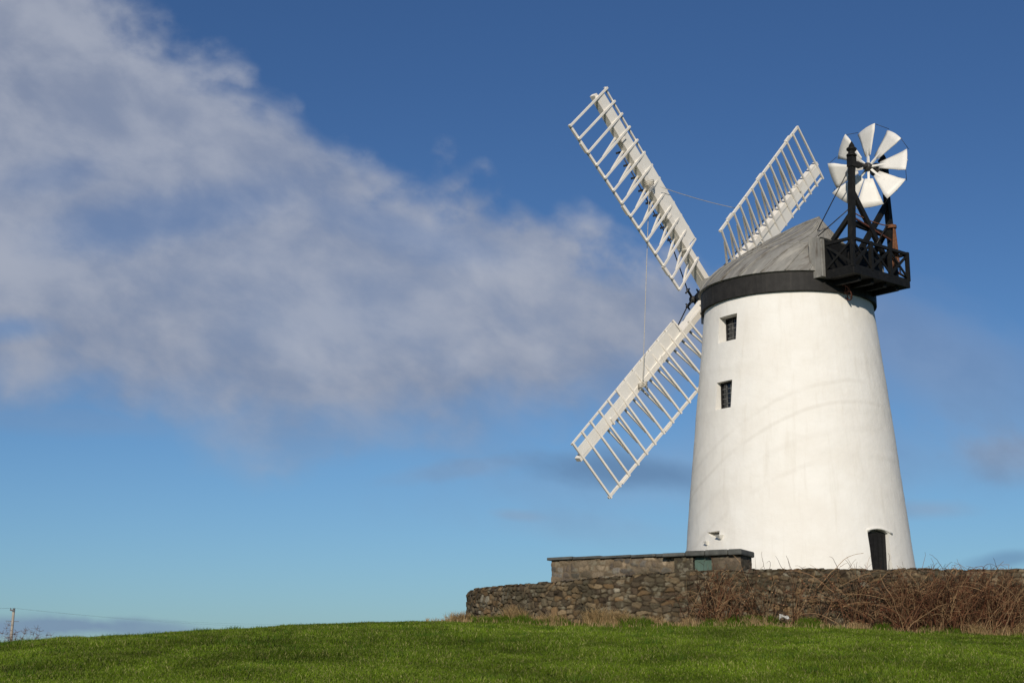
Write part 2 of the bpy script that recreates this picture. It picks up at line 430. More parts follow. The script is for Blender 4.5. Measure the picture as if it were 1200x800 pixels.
def ground_z(x, y):
    x = np.asarray(x, float); y = np.asarray(y, float)
    e = _e(x); ye = np.where(x < -1.5, 42.0, 50.0)
    yc = np.clip(y, 0, ye)
    z = e * yc - 1.6 * np.clip(1 - y / 40.0, 0, 1.0) ** 2
    z = z + 0.10 * (fbm(x / 3.1, y / 3.1, 3, 3) - 0.5) * sstep(y, 5, 14) * (1 - 0.8 * sstep(y, 30, 36))
    z = z + 0.075 * (fbm(x / .75, y / 1.0, 5, 3) - 0.5) * sstep(y, 5, 12)
    z = z + 0.25 * np.exp(-(((x - MILL[0]) ** 2 + (y - MILL[1]) ** 2) / 50.0))
    t = sstep(y, ye, 120.0)
    z = z * (1 - t) + (-3.0) * t
    r = sstep(np.abs(x), 45, 160)
    return z * (1 - r) + (-3.0) * r


def build_ground():
    xs = np.concatenate([np.linspace(-4000, -200, 10), np.linspace(-160, -34, 32), np.linspace(-32, 32, 257), np.linspace(34, 160, 32), np.linspace(200, 4000, 10)])
    ys = np.concatenate([np.linspace(-600, -20, 8), np.linspace(-10, 4, 15), np.linspace(5, 60, 221), np.linspace(62, 160, 50), np.linspace(200, 6000, 12)])
    X, Y = np.meshgrid(xs, ys); Z = ground_z(X, Y)
    V = np.stack([X, Y, Z], -1).reshape(-1, 3); nx = len(xs); ny = len(ys)
    i = np.arange(nx - 1)[None, :] + nx * np.arange(ny - 1)[:, None]; i = i.ravel()
    m = bpy.data.materials.new('turf_soil'); m.use_nodes = True
    g = G(m.node_tree); b = m.node_tree.nodes['Principled BSDF']
    tc = g.n('ShaderNodeTexCoord').outputs['Object']
    c = g.mix(g.smooth(g.noise(tc, 1.2, 8, 0.65), 0.3, 0.7), (0.020, 0.036, 0.006, 1), (0.042, 0.068, 0.010, 1))
    c = g.mix(g.m('MULTIPLY', g.smooth(g.noise(tc, 9.0, 6, 0.7), 0.5, 0.75), 0.6), c, (0.060, 0.055, 0.022, 1))
    g.set(b.inputs['Base Color'], c); b.inputs['Roughness'].default_value = 0.95; b.inputs['Specular IOR Level'].default_value = 0.1
    o = np_mesh('ground', V, np.stack([i, i + 1, i + 1 + nx, i + nx], 1), m)
    tag(o, 'grassy hill rising to a rounded crest in front of the mill', 'ground', kind='structure')


build_ground()

# ------------------------------------------------------------------ rubble walls
PAL = np.array([(.108, .084, .056), (.112, .098, .078), (.075, .066, .055), (.155, .118, .078), (.098, .094, .078), (.135, .122, .100), (.060, .050, .042), (.17, .145, .11)])
PALW = np.array([(.19, .145, .095), (.16, .125, .085), (.12, .095, .072), (.23, .175, .115), (.14, .125, .105), (.10, .082, .065), (.26, .205, .14)])


def stones(s, z, seed, cw, ch, pal, pale=0.05, mortar=(.055, .044, .033)):
    """irregular rubble: height (0..1) and colour at wall coordinates s (along), z (up)"""
    zz = z + 0.10 * (fbm(s / 1.3, z / 1.3, seed, 2) - 0.5) * 2 * ch / .17
    ss = s + 0.14 * (fbm(s / .35, z / .35, seed + 5, 3) - 0.5) * 2; zz = zz + .07 * (fbm(s / .30, z / .22, seed + 6, 3) - .5) * 2 * ch / .13
    P = ss / cw; Q = zz / ch
    row0 = np.floor(Q)
    f1 = np.full(P.shape, 9.0); f2 = np.full(P.shape, 9.0); idr = np.zeros(P.shape); idc = np.zeros(P.shape)
    for dr in (-1, 0, 1):
        r = row0 + dr
        sc = 0.62 + 1.0 * _hash(r, r * 0 + 3, seed)          # stones of a row share a scale
        sh = _hash(r, r * 0 + 9, seed) * 7
        c0 = np.floor(P / sc + sh)
        for dc in (-1, 0, 1):
            c = c0 + dc
            jx = c + 0.5 + (_hash(r, c, seed + 1) - .5) * .75; jy = r + .5 + (_hash(r, c, seed + 2) - .5) * .55
            dx = np.abs(P / sc + sh - jx) * sc; dy = np.abs(Q - jy)
            d = (dx ** 3.4 + dy ** 3.4) ** (1 / 3.4)
            n = d < f1
            f2 = np.where(n, f1, np.minimum(f2, d)); idr = np.where(n, r, idr); idc = np.where(n, c, idc); f1 = np.where(n, d, f1)
    edge = sstep(f2 - f1 + .26 * (fbm(s / .06, z / .06, seed + 7, 2) - .5), 0.0, 0.24)
    h = _hash(idr, idc, seed + 21); k = (h * len(pal)).astype(int) % len(pal)
    col = pal[k] * (0.62 + 0.80 * _hash(idr, idc, seed + 22))[..., None]
    pl = _hash(idr, idc, seed + 23) < pale
    col = np.where(pl[..., None], np.array((.27, .24, .18)), col)
    # lichen and damp stains that run over several stones
    st = sstep(fbm(s / .7, z / .45, seed + 40, 5), .42, .66)[..., None]
    col = col * (1 - .6 * st) + np.array((.058, .052, .033)) * .6 * st
    li = sstep(fbm(s / .16, z / .16, seed + 50, 3), .62, .75)[..., None]
    col = col * (1 - .5 * li) + np.array((.24, .22, .16)) * .5 * li
    col = np.array(mortar) * (1 - edge[..., None]) + col * edge[..., None]
    hgt = edge * (0.55 + 0.9 * (_hash(idr, idc, seed + 30) - .3))
    return hgt, col


def rubble_wall(name, pts, thick, seed, cw, ch, pal, depth=.05, step=.026, rough_top=.03, parent=None, mortar=(.055, .044, .033), pale=.05, flat=False):
    """pts: (x, y, ztop, zbot) along the foot of the front face, left to right seen from the front"""
    pts = np.array(pts, float)
    seg = np.hypot(np.diff(pts[:, 0]), np.diff(pts[:, 1])); S = np.concatenate([[0], np.cumsum(seg)])
    n = int(S[-1] / step); s = np.linspace(0, S[-1], n)
    def I(k):
        v = np.interp(s, S, pts[:, k])
        if flat: return v
        w = int(.35 / step); ker = np.ones(2 * w + 1) / (2 * w + 1)
        return np.convolve(np.pad(v, w, mode='edge'), ker, mode='valid')
    x, y, zt, zb = I(0), I(1), I(2), I(3)
    tx = np.gradient(x); ty = np.gradient(y); L = np.hypot(tx, ty); nx, ny = ty / L, -tx / L
    zt = zt + rough_top * ((fbm(s / .45, s * 0, seed + 60, 3) - .5) * 2 + .8 * (vnoise(s / .17, s * 0, seed + 61) - .5))
    nf = int(np.max(zt - zb) / step) + 1; ntop = max(int(thick / step / 1.3), 4); nb = 8
    rows, cols, hs = [], [], []
    for j in range(nf):                                               # front face
        f = j / (nf - 1); z = zb + (zt - zb) * f
        h, c = stones(s, z, seed, cw, ch, pal, pale, mortar)
        rnd = sstep(np.full_like(s, f), .93, 1.0) * .05 * (rough_top > .005)
        d = (h - .5) * depth + .04 * (fbm(s / .8, z / .8, seed + 70, 2) - .5) - rnd
        rows.append(np.stack([x + nx * d, y + ny * d, z], 1)); cols.append(c)
    for j in range(1, ntop + 1):                                      # top
        f = j / ntop; h, c = stones(s, zt + f * thick + .31, seed + 3, cw, ch, pal, pale, mortar)
        up = (h - .5) * depth * .8 * (rough_top > .005) + .02 * sin(pi * f)
        rows.append(np.stack([x - nx * f * thick, y - ny * f * thick, zt + up], 1)); cols.append(c)
    for j in range(1, nb + 1):                                        # back
        f = j / nb; z = zt + (zb - zt) * f; h, c = stones(s, z, seed + 9, cw, ch, pal, pale, mortar)
        rows.append(np.stack([x - nx * thick, y - ny * thick, z], 1)); cols.append(c)
    V = np.stack(rows, 0); K = np.stack(cols, 0); R = len(rows)
    i = (np.arange(R - 1)[:, None] * n + np.arange(n - 1)[None, :]).ravel()
    F = np.stack([i, i + 1, i + 1 + n, i + n], 1)
    # end walls
    ends_v, ends_f, ends_c = [], [], []; base = R * n; m = 24
    for e in (0, n - 1):
        j0 = len(ends_v)
        for a in range(nf):
            p = V[a, e]; zf = (p[2] - zb[e]) / (zt[e] - zb[e]); q = np.array([x[e] - nx[e] * thick, y[e] - ny[e] * thick, p[2]])
            for b in range(m + 1):
                t = b / m; h, c = stones(np.array([t * thick + 91. + e]), np.array([p[2]]), seed + 4, cw, ch, pal, pale, mortar)
                tn = np.array([tx[e] / L[e], ty[e] / L[e], 0]) * (1 if e else -1)
                d = ((h[0] - .5) * depth if 0 < b < m else 0.)
                ends_v.append(p * (1 - t) + q * t + tn * d); ends_c.append(c[0])
        for a in range(nf - 1):
            for b in range(m):
                k = base + j0 + a * (m + 1) + b
                f = (k, k + 1, k + m + 2, k + m + 1); ends_f.append(f if e else f[::-1])
    V = np.concatenate([V.reshape(-1, 3), np.array(ends_v)]); K = np.concatenate([K.reshape(-1, 3), np.array(ends_c)])
    F = np.concatenate([F, np.array(ends_f)])
    return np_mesh(name, V, F, M_STONE, parent, K)


# the long curved field wall in front of the mill
fw = []
for px, py, Y in ((470, 0, 52), (505, 0, 46), (541, 694, 41.6), (556, 690, 40.0), (600, 685.5, 38.0), (645, 682, 36.8), (700, 677, 35.9), (760, 672, 35.4), (830, 668.5, 35.1), (900, 667.5, 35), (1000, 667.5, 35), (1100, 667.5, 35), (1230, 667.5, 35.1), (1400, 667, 35.6), (1700, 667, 38)):
    p = at(px, py if py else 690, Y); zt = p.z if py else 2.35
    if px == 470: p.x = -0.6
    if px == 505: p.x = -1.0
    if px == 541: p.x = -1.22
    fw.append((p.x, p.y, zt, float(ground_z(p.x, p.y)) - 0.25))
FW = np.array(fw)
o = rubble_wall('stone_wall', fw, 0.5, 11, .18, .112, PAL * np.array((1.04, .89, .68)), depth=.062, rough_top=.024, mortar=(.036, .027, .017), pale=.025)
tag(o, 'long curved wall of dark rubble stone across the slope in front of the mill', 'stone wall')

# ------------------------------------------------------------------ yard wall and small stone shed behind the field wall
a0 = at(646, 660, 41.0); a1 = at(791.5, 653, 38.85)
yw = thing('yard_wall', 'tan rubble wall with thin slate coping standing behind the curved field wall', 'stone wall')
zr = at(645, 656.5, 41.0).z; zr1 = at(791.5, 651.4, 38.85).z
rubble_wall('wall', [(a0.x, a0.y, zr, 1.5), (a1.x, a1.y, zr1, 1.5)], .45, 23, .26, .15, PALW, depth=.035, rough_top=.0, parent=yw, mortar=(.15, .115, .075), pale=.02, flat=True)
d = Vector((a1.x - a0.x, a1.y - a0.y, 0)).normalized(); nrm = Vector((d.y, -d.x, 0))
mb = MB(); L = (Vector((a1.x, a1.y, 0)) - Vector((a0.x, a0.y, 0))).length; x0 = -.09
while x0 < L - .02:
    w = min(random.uniform(.55, .95), L - .02 - x0); z0 = zr + (zr1 - zr) * max(x0, 0) / L + random.uniform(.0, .008)
    q = Vector((a0.x, a0.y, 0)) + d * x0 + nrm * random.uniform(.06, .085); q.z = z0 - .004
    mb.box(q, d * (w - .012), -nrm * .62, (0, 0, random.uniform(.06, .075))); x0 += w
mb.build('coping', M_SLATE, yw, .012)

sh = thing('stone_shed', 'small dark stone shed with thick slab roof and narrow green door', 'shed')
b0 = at(790, 652, 38.75); b1 = at(868, 650, 38.0)
zs0 = at(790, 652.5, 38.75).z; zs1 = at(868, 650.5, 38.0).z
PALD = PAL * np.array((.66, .62, .52))
PALB = np.array([(.15, .115, .08), (.12, .09, .062), (.135, .108, .08), (.10, .078, .056)])
dd = Vector((b1.x - b0.x, b1.y - b0.y, 0)); Ls = dd.length; dd.normalize(); sn = Vector((dd.y, -dd.x, 0))
S = lambda t: Vector((b0.x, b0.y, 0)) + dd * (t * Ls)
zS = lambda t: zs0 + (zs1 - zs0) * t
o = rubble_wall('left_wall', [(S(0).x, S(0).y, zS(0), 1.5), (S(.285).x, S(.285).y, zS(.285), 1.5)], .9, 31, .20, .12, PALD, depth=.04, rough_top=0, parent=sh, flat=True)
o['label'] = 'dark mossy stone pier left of the green door'
o = rubble_wall('right_wall', [(S(.565).x, S(.565).y, zS(.565), 1.5), (S(1.0).x, S(1.0).y, zS(1.0), 1.5)], .9, 37, .18, .10, PALB, depth=.02, rough_top=0, parent=sh, mortar=(.10, .078, .056), pale=0, flat=True)
o['label'] = 'plain brown stone pier right of the green door'
mb = MB(); q = S(.285) - sn * .10; q.z = 1.5
mb.box(q + dd * .012, dd * (Ls * .28 - .024), -sn * .05, (0, 0, zS(.4) - 1.5 - .01))
door = mb.build('door', M_GREEN, sh)
mb = MB()
for t in (.33, .375, .42, .465, .51):
    q = S(t) - sn * .094; q.z = 1.5; mb.box(q, dd * .012, -sn * .006 + sn * .012, (0, 0, zS(.4) - 1.5 - .03))
q = S(.30) - sn * .085; q.z = zS(.4) - .30; q2 = S(.55) - sn * .085; q2.z = zS(.4) - .46
mb.build('door_batten', M_GREEN, door)
mb = MB(); q = S(.315) - sn * .06; q.z = zS(.4) - .42; mb.tube([q, q + dd * .06 + sn * .03, q + dd * .10], .014, 6); mb.build('latch', M_IRON, door)
mb = MB(); x0 = -.30; k = 0
for w, hgt, ov in ((.62, .10, .10), (.52, .135, .12), (.60, .145, .14)):
    q = Vector((b0.x, b0.y, 0)) + dd * x0 + sn * ov; q.z = zS(max(x0, 0) / Ls) + .003
    mb.box(q, dd * (w - .008), -sn * 1.1, (0, 0, hgt)); x0 += w
mb.box(Vector((b0.x, b0.y, zS(.8) + .003)) + dd * x0 + sn * .15, dd * (Ls - x0 + .07), -sn * 1.1, (0, 0, .15))
mb.build('slab_roof', M_SLATE, sh, .035)

# ------------------------------------------------------------------ windmill
AX = Vector((MILL[0], MILL[1], 0.0))
BETA = radians(41.0)
W = Vector((-sin(BETA), cos(BETA), 0)); H = Vector((cos(BETA), sin(BETA), 0)); Zv = Vector((0, 0, 1))
mill = thing('windmill', 'tall white tower windmill with grey cap, lattice sails and white fantail', 'windmill')


def lp(a, h, z): return AX + W * a + H * h + Zv * z        # cap coordinates: a towards the sails, h across, z up


Z0, ZT = 1.3, 10.96


def tower_r(z):
    r = 3.225 - (z - 3.6) * (3.225 - 2.505) / (10.87 - 3.6)
    return r + 0.06 * np.clip((4.2 - np.asarray(z, float)) / 2.6, 0, 1) ** 2 + .03 * np.sin((np.asarray(z, float) - 1.5) / 9.5 * pi)


def build_tower():
    nth, nz = 220, 150
    th = np.linspace(0, 2 * pi, nth, endpoint=False); z = np.linspace(Z0, ZT, nz)
    T, Zg = np.meshgrid(th, z)
    R = tower_r(Zg)
    cx, cy = np.cos(T) * 3, np.sin(T) * 3
    R = R + .030 * (fbm(cx * .9 + 20 + Zg * .15, cy * .9 + Zg * .8, 5, 3) - .5) + .016 * (fbm(cx * 3 + 40, cy * 3 + Zg * 3.1, 8, 3) - .5)
    # faint lifts left by the building of the tower
    for zl in (5.3, 6.35, 7.6, 9.0):
        R = R + .005 * np.exp(-((Zg - zl - .10 * np.sin(T * 2 + zl)) / .10) ** 2)
    V = np.stack([MILL[0] + np.cos(T) * R, MILL[1] + np.sin(T) * R, Zg], -1).reshape(-1, 3)
    F = []
    bm = bmesh.new(); vs = [bm.verts.new(v) for v in V]
    for j in range(nz - 1):
        for i in range(nth):
            k = (i + 1) % nth
            bm.faces.new((vs[j * nth + i], vs[j * nth + k], vs[(j + 1) * nth + k], vs[(j + 1) * nth + i])).smooth = True
    bm.faces.new(vs[:nth][::-1]); bm.faces.new(vs[(nz - 1) * nth:])
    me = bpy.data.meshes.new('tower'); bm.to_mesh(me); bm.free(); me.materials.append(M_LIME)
    o = bpy.data.objects.new('tower', me); C.objects.link(o); o.parent = mill
    return o


tower = build_tower()


def frame_at(ang, z):
    """outward and sideways (to the right seen from outside) direction of the tower wall at angle ang"""
    n = Vector((cos(ang), sin(ang), 0)); t = Vector((-sin(ang), cos(ang), 0))
    return n, t, AX + n * float(tower_r(z)) + Zv * z


def cutter(pts_bottom, pts_top):
    mb = MB(); mb.hexa(list(pts_bottom) + list(pts_top)); return mb


CUTS = MB()
WIN = [(radians(-143.6), 9.66, 10.44, .50, .74), (radians(-143.8), 7.66, 8.47, .38, .63)]
for ang, z0, z1, dep, w in WIN:
    n, t, p = frame_at(ang, z0)
    a = p - n * dep - t * w / 2; CUTS.box(a, t * w, n * (dep + .5), Zv * (z1 - z0))
DOORA = radians(-57.0); n, t, p = frame_at(DOORA, 2.0)
dz0, dz1, dw = 1.6, 4.03, .80
prof = [(-dw / 2, dz0), (dw / 2, dz0), (dw / 2, dz1), (dw / 4, dz1 + .08), (0, dz1 + .105), (-dw / 4, dz1 + .08), (-dw / 2, dz1)]
A = [CUTS.bm.verts.new(Vector((p.x, p.y, 0)) + t * q + Zv * z - n * .55) for q, z in prof]
B = [CUTS.bm.verts.new(Vector((p.x, p.y, 0)) + t * q + Zv * z + n * .5) for q, z in prof]
CUTS.bm.faces.new(A); CUTS.bm.faces.new(B[::-1])
for i in range(7): CUTS.bm.faces.new((A[i], B[i], B[(i + 1) % 7], A[(i + 1) % 7]))
SLOTA = radians(-146.5); n, t, p = frame_at(SLOTA, 4.1)
q = p - n * .45
CUTS.hexa([q - t * .08 + Zv * -.10, q + t * .24 + Zv * -.13, q + t * .24 + Zv * -.13 + n, q - t * .08 + Zv * -.10 + n, q - t * .30 + Zv * .05, q + t * .24 + Zv * .05, q + t * .24 + Zv * .05 + n, q - t * .30 + Zv * .05 + n])
cut = CUTS.build('cutter', M_LIME)
md = tower.modifiers.new('openings', 'BOOLEAN'); md.operation = 'DIFFERENCE'; md.solver = 'EXACT'; md.object = cut
dg = bpy.context.evaluated_depsgraph_get(); dg.update()
me = bpy.data.meshes.new_from_object(tower.evaluated_get(dg)); tower.modifiers.clear(); tower.data = me
bpy.data.objects.remove(cut)
for pl in me.polygons:
    if abs((Vector(pl.center) - AX).xy.length - float(tower_r(pl.center.z))) > .06: pl.use_smooth = False
try: me.set_sharp_from_angle(angle=radians(35))
except Exception: pass

# windows: dark frame at the back of the recess against its right side, glazing bars, dark glass
for k, (ang, z0, z1, dep, w) in enumerate(WIN):
    n, t, p = frame_at(ang, z0); c = p - n * (dep - .10); hh = z1 - z0
    mb = MB(); f = .05; x0, x1 = -w / 2 + .004, w / 2 - .004
    for (xa, xb, za, zb) in ((x0, x0 + f, .004, hh - .004), (x1 - f, x1, .004, hh - .004), (x0 + f, x1 - f, .004, f), (x0 + f, x1 - f, hh - f, hh - .004)):
        mb.box(c + t * xa + Zv * za - n * .03, t * (xb - xa), n * .06, Zv * (zb - za))
    win = mb.build('window', M_DOOR, mill)
    win['label'] = ['small dark upper window just below the cap', 'small dark lower window halfway up the tower'][k]
    mb = MB(); mb.box(c + t * (x0 + f) + Zv * f - n * .02, t * (x1 - x0 - 2 * f), n * .012, Zv * (hh - 2 * f)); mb.build('pane', M_GLASS, win)
    mb = MB()
    for q in (.34, .66): mb.box(c + t * (x0 + f + (x1 - x0 - 2 * f) * q - .009) + Zv * f - n * .006, t * .018, n * .022, Zv * (hh - 2 * f))
    for q in (.2, .4, .6, .8): mb.box(c + t * (x0 + f) + Zv * (f + (hh - 2 * f) * q - .009) - n * .004, t * (x1 - x0 - 2 * f), n * .017, Zv * .018)
    mb.build('glazing_bar', M_BAR, win)

# door
n, t, p = frame_at(DOORA, 2.0); c = Vector((p.x, p.y, 0)) - n * .42
mb = MB(); mb.box(c - t * (dw / 2 - .004) + Zv * dz0, t * (dw - .008), n * .06, Zv * (dz1 - dz0 + .02)); dr = mb.build('door', M_DOOR, mill)
mb = MB()
for q in (-.26, -.09, .09, .26): mb.box(c + t * (q - .008) + n * .062 + Zv * dz0, t * .016, n * .008, Zv * (dz1 - dz0 - .05))
mb.build('batten', M_BLACK, dr)
mb = MB(); mb.tube([c + t * .3 + n * .07 + Zv * 2.7, c + t * .3 + n * .12 + Zv * 2.75, c + t * .3 + n * .07 + Zv * 2.8], .012); mb.build('handle', M_IRON, dr)
# drip mould over the door
mb = MB(); pts = []
for i in range(9):
    q = -.42 + .98 * i / 8; zz = dz1 + .12 - .10 * (q / .5) ** 2
    nn, tt, _ = frame_at(DOORA + q / 3.2, zz); pts.append(AX + nn * (float(tower_r(zz)) + .005) + Zv * zz)
mb.tube(pts, .03, 8); mb.build('lintel', M_LIME, mill)
# two stub corbels under the slot
n, t, p = frame_at(SLOTA, 4.0)
for q, zz, s in ((-.26, 3.84, .7), (.31, 3.98, 1.)):
    mb = MB(); c = p + t * q; c.z = zz
    mb.hexa([c - n * .1 - t * .02 * s - Zv * .10 * s, c - n * .1 + t * .03 * s - Zv * .10 * s, c + n * .06 + t * .03 * s - Zv * .06 * s, c + n * .06 - t * .02 * s - Zv * .06 * s,
             c - n * .1 - t * .11 * s + Zv * .05, c - n * .1 + t * .11 * s + Zv * .05, c + n * .16 * s + t * .10 * s + Zv * .05, c + n * .16 * s - t * .10 * s + Zv * .05])
    mb.build('corbel', M_LIME, mill)

# curb: tarred board ring under the cap
mb = MB(); k = 96
for i in range(k):
    a0_, a1_ = 2 * pi * i / k + .0002, 2 * pi * (i + 1) / k - .0002; ro = 2.605 + random.uniform(-.0025, .0025); ri = 2.42
    P = [AX + Vector((cos(a) * r, sin(a) * r, z)) for z in (10.925, 11.50) for a, r in ((a0_, ri), (a0_, ro), (a1_, ro), (a1_, ri))]
    mb.hexa(P)
mb.build('curb_ring', M_CURB, mill)

# cap: lead-clad roof, round at the eave, with a ridge that falls from its peak above the tail towards the sails
RE, ZE = 2.675, 11.49
AP, ZP = -1.31, 13.55; AF, ZF = 2.65, 12.74


def cap_pt(phi, t, lift=0.0):
    a, h = RE * cos(phi), RE * sin(phi)
    ar = min(max(a, AP), AF) * 1.0; f = (ar - AP) / (AF - AP); zr_ = ZP + (ZF - ZP) * f ** 1.45
    e = Vector((a, h, ZE)); r = Vector((ar, 0, zr_))
    p = e.lerp(r, t); p.z += .26 * sin(pi * min(1, t / .8)) * (1 - t) * 1.3 * (abs(sin(phi)) ** .5)
    p.z += lift
    return lp(p.x, p.y, p.z)


mb = MB(); NP, NTt = 144, 14; g_ = []
for i in range(NP):
    g_.append([mb.bm.verts.new(cap_pt(2 * pi * i / NP, j / NTt)) for j in range(NTt + 1)])
for i in range(NP):
    A, B = g_[i], g_[(i + 1) % NP]
    for j in range(NTt): mb.bm.faces.new((A[j], B[j], B[j + 1], A[j + 1]))
# closed underside
g2 = [mb.bm.verts.new(lp(RE * cos(2 * pi * i / NP) * .97, RE * sin(2 * pi * i / NP) * .97, ZE - .03)) for i in range(NP)]
for i in range(NP): mb.bm.faces.new((g_[i][0], g2[i], g2[(i + 1) % NP], g_[(i + 1) % NP][0]))
mb.bm.faces.new(g2)
bmesh.ops.remove_doubles(mb.bm, verts=mb.bm.verts, dist=.002)
# standing seams, drawn aslant towards the peak, and the lap line of the lower sheets
for i in range(24):
    pe = 2 * pi * (i + .5) / 24
    a_e = cos(pe); sgn = 1 if sin(pe) > 0 else -1
    pts = []
    for j in range(13):
        t = j / 12; sh_ = radians(34) * t * sin(abs(atan2(sin(pe), cos(pe)))) * sgn
        pts.append(cap_pt(pe + sh_, .985 * t, .012))
    mb.tube(pts, .024, 5)
for s0, s1 in ((-170, -25), (25, 170)):
    mb.tube([cap_pt(radians(s0 + (s1 - s0) * i / 40), .40 + .015 * sin(i * 1.7), .008) for i in range(41)], .020, 5)
mb.tube([lp(AP + (AF - AP) * i / 8, 0, ZP + (ZF - ZP) * (i / 8) ** 1.45 + .01) for i in range(9)], .05, 6)
mb.build('cap_roof', M_LEAD, mill)
# front breast of the cap round the windshaft
mb = MB()
for i in range(8):
    h0 = -.84 + .21 * i; mb.box(lp(2.30, h0 + .003, 10.90), H * .204, W * (.45 + random.uniform(-.008, .008)), Zv * (1.78 - .55 * abs(h0 + .1)))
mb.box(lp(2.30, -.87, 11.46), H * 1.74, W * .475, Zv * .05)
mb.build('cap_breast', M_LEAD, mill)
mb = MB(); mb.tube([cap_pt(-.22 - .05 * i, .30 + .07 * i + .05 * sin(i * 1.3), .02) for i in range(9)], .03, 6); mb.build('flap_shadow_line', M_IRON, mill)  # dark tube standing in for the shadow line beneath a raised roof flap
# tail dormer: grey clad box the gallery hangs from
mb = MB(); hw = 1.48
prof = [(-2.0, 11.27), (-2.47, 11.27), (-2.47, 12.40), (-2.0, 12.52)]
A = [mb.bm.verts.new(lp(a, -hw, z)) for a, z in prof]; B = [mb.bm.verts.new(lp(a, hw, z)) for a, z in prof]
mb.bm.faces.new(A); mb.bm.faces.new(B[::-1])
for i in range(4): mb.bm.faces.new((A[i], B[i], B[(i + 1) % 4], A[(i + 1) % 4]))
for a in (-2.46, -2.06): mb.box(lp(a, -hw - .015, 11.28), W * .04, H * .02, Zv * 1.10)
mb.box(lp(-2.50, -hw - .05, 12.40), W * .06, H * (2 * hw + .1), Zv * .03)
mb.build('tail_dormer', M_LEAD, mill, .012)

mb = MB(); mb.box(lp(-2.475, -1.36, 11.30), H * 2.72, W * -.02, Zv * 1.07); mb.build('dormer_end_panel', M_BLACK, mill)  # black panel over the tail face of the dormer
# gallery (fan stage)
GA, GH, GZ = -3.40, 1.31, 11.21
mb = MB()
mb.box(lp(-2.44, -GH, GZ + .02), W * (GA + 2.44), H * 2 * GH, Zv * .10)                                   # floor
mb.box(lp(-2.44, -GH - .03, GZ), W * (GA + 2.44 - .03), H * .07, Zv * .25)                                 # side fascias
mb.box(lp(-2.44, GH - .04, GZ), W * (GA + 2.44 - .03), H * .07, Zv * .25)
mb.box(lp(GA + .04, -GH - .027, GZ - .004), W * -.08, H * (2 * GH + .054), Zv * .258)                       # tail fascia
for h0 in (-.9, -.3, .3, .9):
    mb.box(lp(-1.7, h0 - .06, GZ - .13), W * (GA + 1.7 + .1), H * .12, Zv * .14)                            # joists
mb.build('gallery', M_BLACK, mill, .006)
gal_rails = MB(); zr0, zr1_ = GZ + .25, GZ + 1.02
hp = [-GH, -.45, .45, GH]


def rail_panel(mb, p0, p1):
    side = Zv
    mb.bar(p0 + Zv * zr1_, p1 + Zv * zr1_, side, .085, .07)
    mb.bar(p0 + Zv * (zr0 + .03), p1 + Zv * (zr1_ - .04), side, .07, .04)
    mb.bar(p0 + Zv * (zr1_ - .04), p1 + Zv * (zr0 + .03), side, .066, .034)


for i in range(3):
    mb = MB(); rail_panel(mb, lp(GA, hp[i], 0), lp(GA, hp[i + 1], 0)); mb.build('railing', M_BLACK, mill)
for s in (-1, 1):
    mb = MB(); rail_panel(mb, lp(-2.47, s * GH, 0), lp(GA, s * GH, 0)); mb.build('railing', M_BLACK, mill)
for h0 in hp:
    mb = MB(); mb.bar(lp(GA, h0, GZ + .2), lp(GA, h0, GZ + 1.07), H, .10, .10); mb.build('rail_post', M_BLACK, mill)
for s in (-1, 1):
    mb = MB(); mb.bar(lp(-2.47, s * GH, GZ + .2), lp(-2.47, s * GH, GZ + 1.05), H, .08, .07); mb.build('rail_post', M_BLACK, mill)

# fan frame
FA = -3.14
ft = {}
for s in (-1, 1):
    b = lp(FA, s * 1.03, GZ + .12); tp = lp(FA, s * .76, 15.02); ft[s] = (b, tp)
    mb = MB(); mb.bar(b, tp, H, .18, .18, .14, .14)
    mb.lathe(tp, (tp - b), [(-.20, .10), (-.19, .15), (-.14, .15), (-.13, .095), (-.02, .085), (0, .15), (.05, .15), (.08, .10), (.16, .075), (.27, .012)], 10)
    mb.build('fan_post', M_BLACK, mill)
P = lambda s, z: ft[s][0].lerp(ft[s][1], (z - ft[s][0].z) / (ft[s][1].z - ft[s][0].z))
for s in (-1, 1):
    mb = MB(); mb.bar(P(s, 11.5) - W * .02 * s, P(-s, 13.75) - W * .02 * s, Zv, .16, .10); mb.build('fan_brace', M_BLACK, mill)
    mb = MB(); mb.bar(P(s, 13.1), lp(-2.05, s * 1.05, 11.9), H, .12, .12); mb.build('fan_strut', M_BLACK, mill)
mb = MB(); mb.bar(P(-1, 12.85) + W * .07, P(1, 12.78) + W * .07, Zv, .15, .10); mb.build('cross_beam', M_BLACK, mill)
mb = MB(); mb.bar(P(-1, 12.96) - W * .05, P(.9 and 1, 12.6) - W * .05, Zv, .05, .04); mb.build('tie_rod', M_RUST, mill)
for p0, p1 in ((P(-1, 13.3), lp(-2.0, -1.0, 12.65)), (P(1, 13.2), lp(GA + .1, -.1, GZ + 1.0)), (P(-1, 14.6), lp(-1.6, -.5, 13.0))):
    mb = MB(); mb.tube([p0, p1], .016, 5); mb.build('stay_wire', M_IRON, mill)
HUB = lp(FA, .02, 14.68)
for s in (-1, 1):
    mb = MB(); mb.bar(P(s, 14.62) + H * (-s * .05), P(s, 14.62) + H * (-s * .40), Zv, .12, .15); mb.bar(P(s, 14.5) , P(s, 14.8), H, .19, .20); mb.build('bearing', M_BLACK, mill)
fan = None
mb = MB(); mb.tube([P(-1, 14.69) + H * .02, HUB, P(1, 14.69) - H * .02], .055, 10)
mb.lathe(HUB - H * .13, H, [(0, .07), (.03, .12), (.10, .13), (.16, .13), (.23, .12), (.26, .07)], 16)
mb.lathe(HUB + H * .30, H, [(0, .10), (.02, .20), (.08, .20), (.10, .10)], 16)
fan = mb.build('fantail', M_IRON, mill)
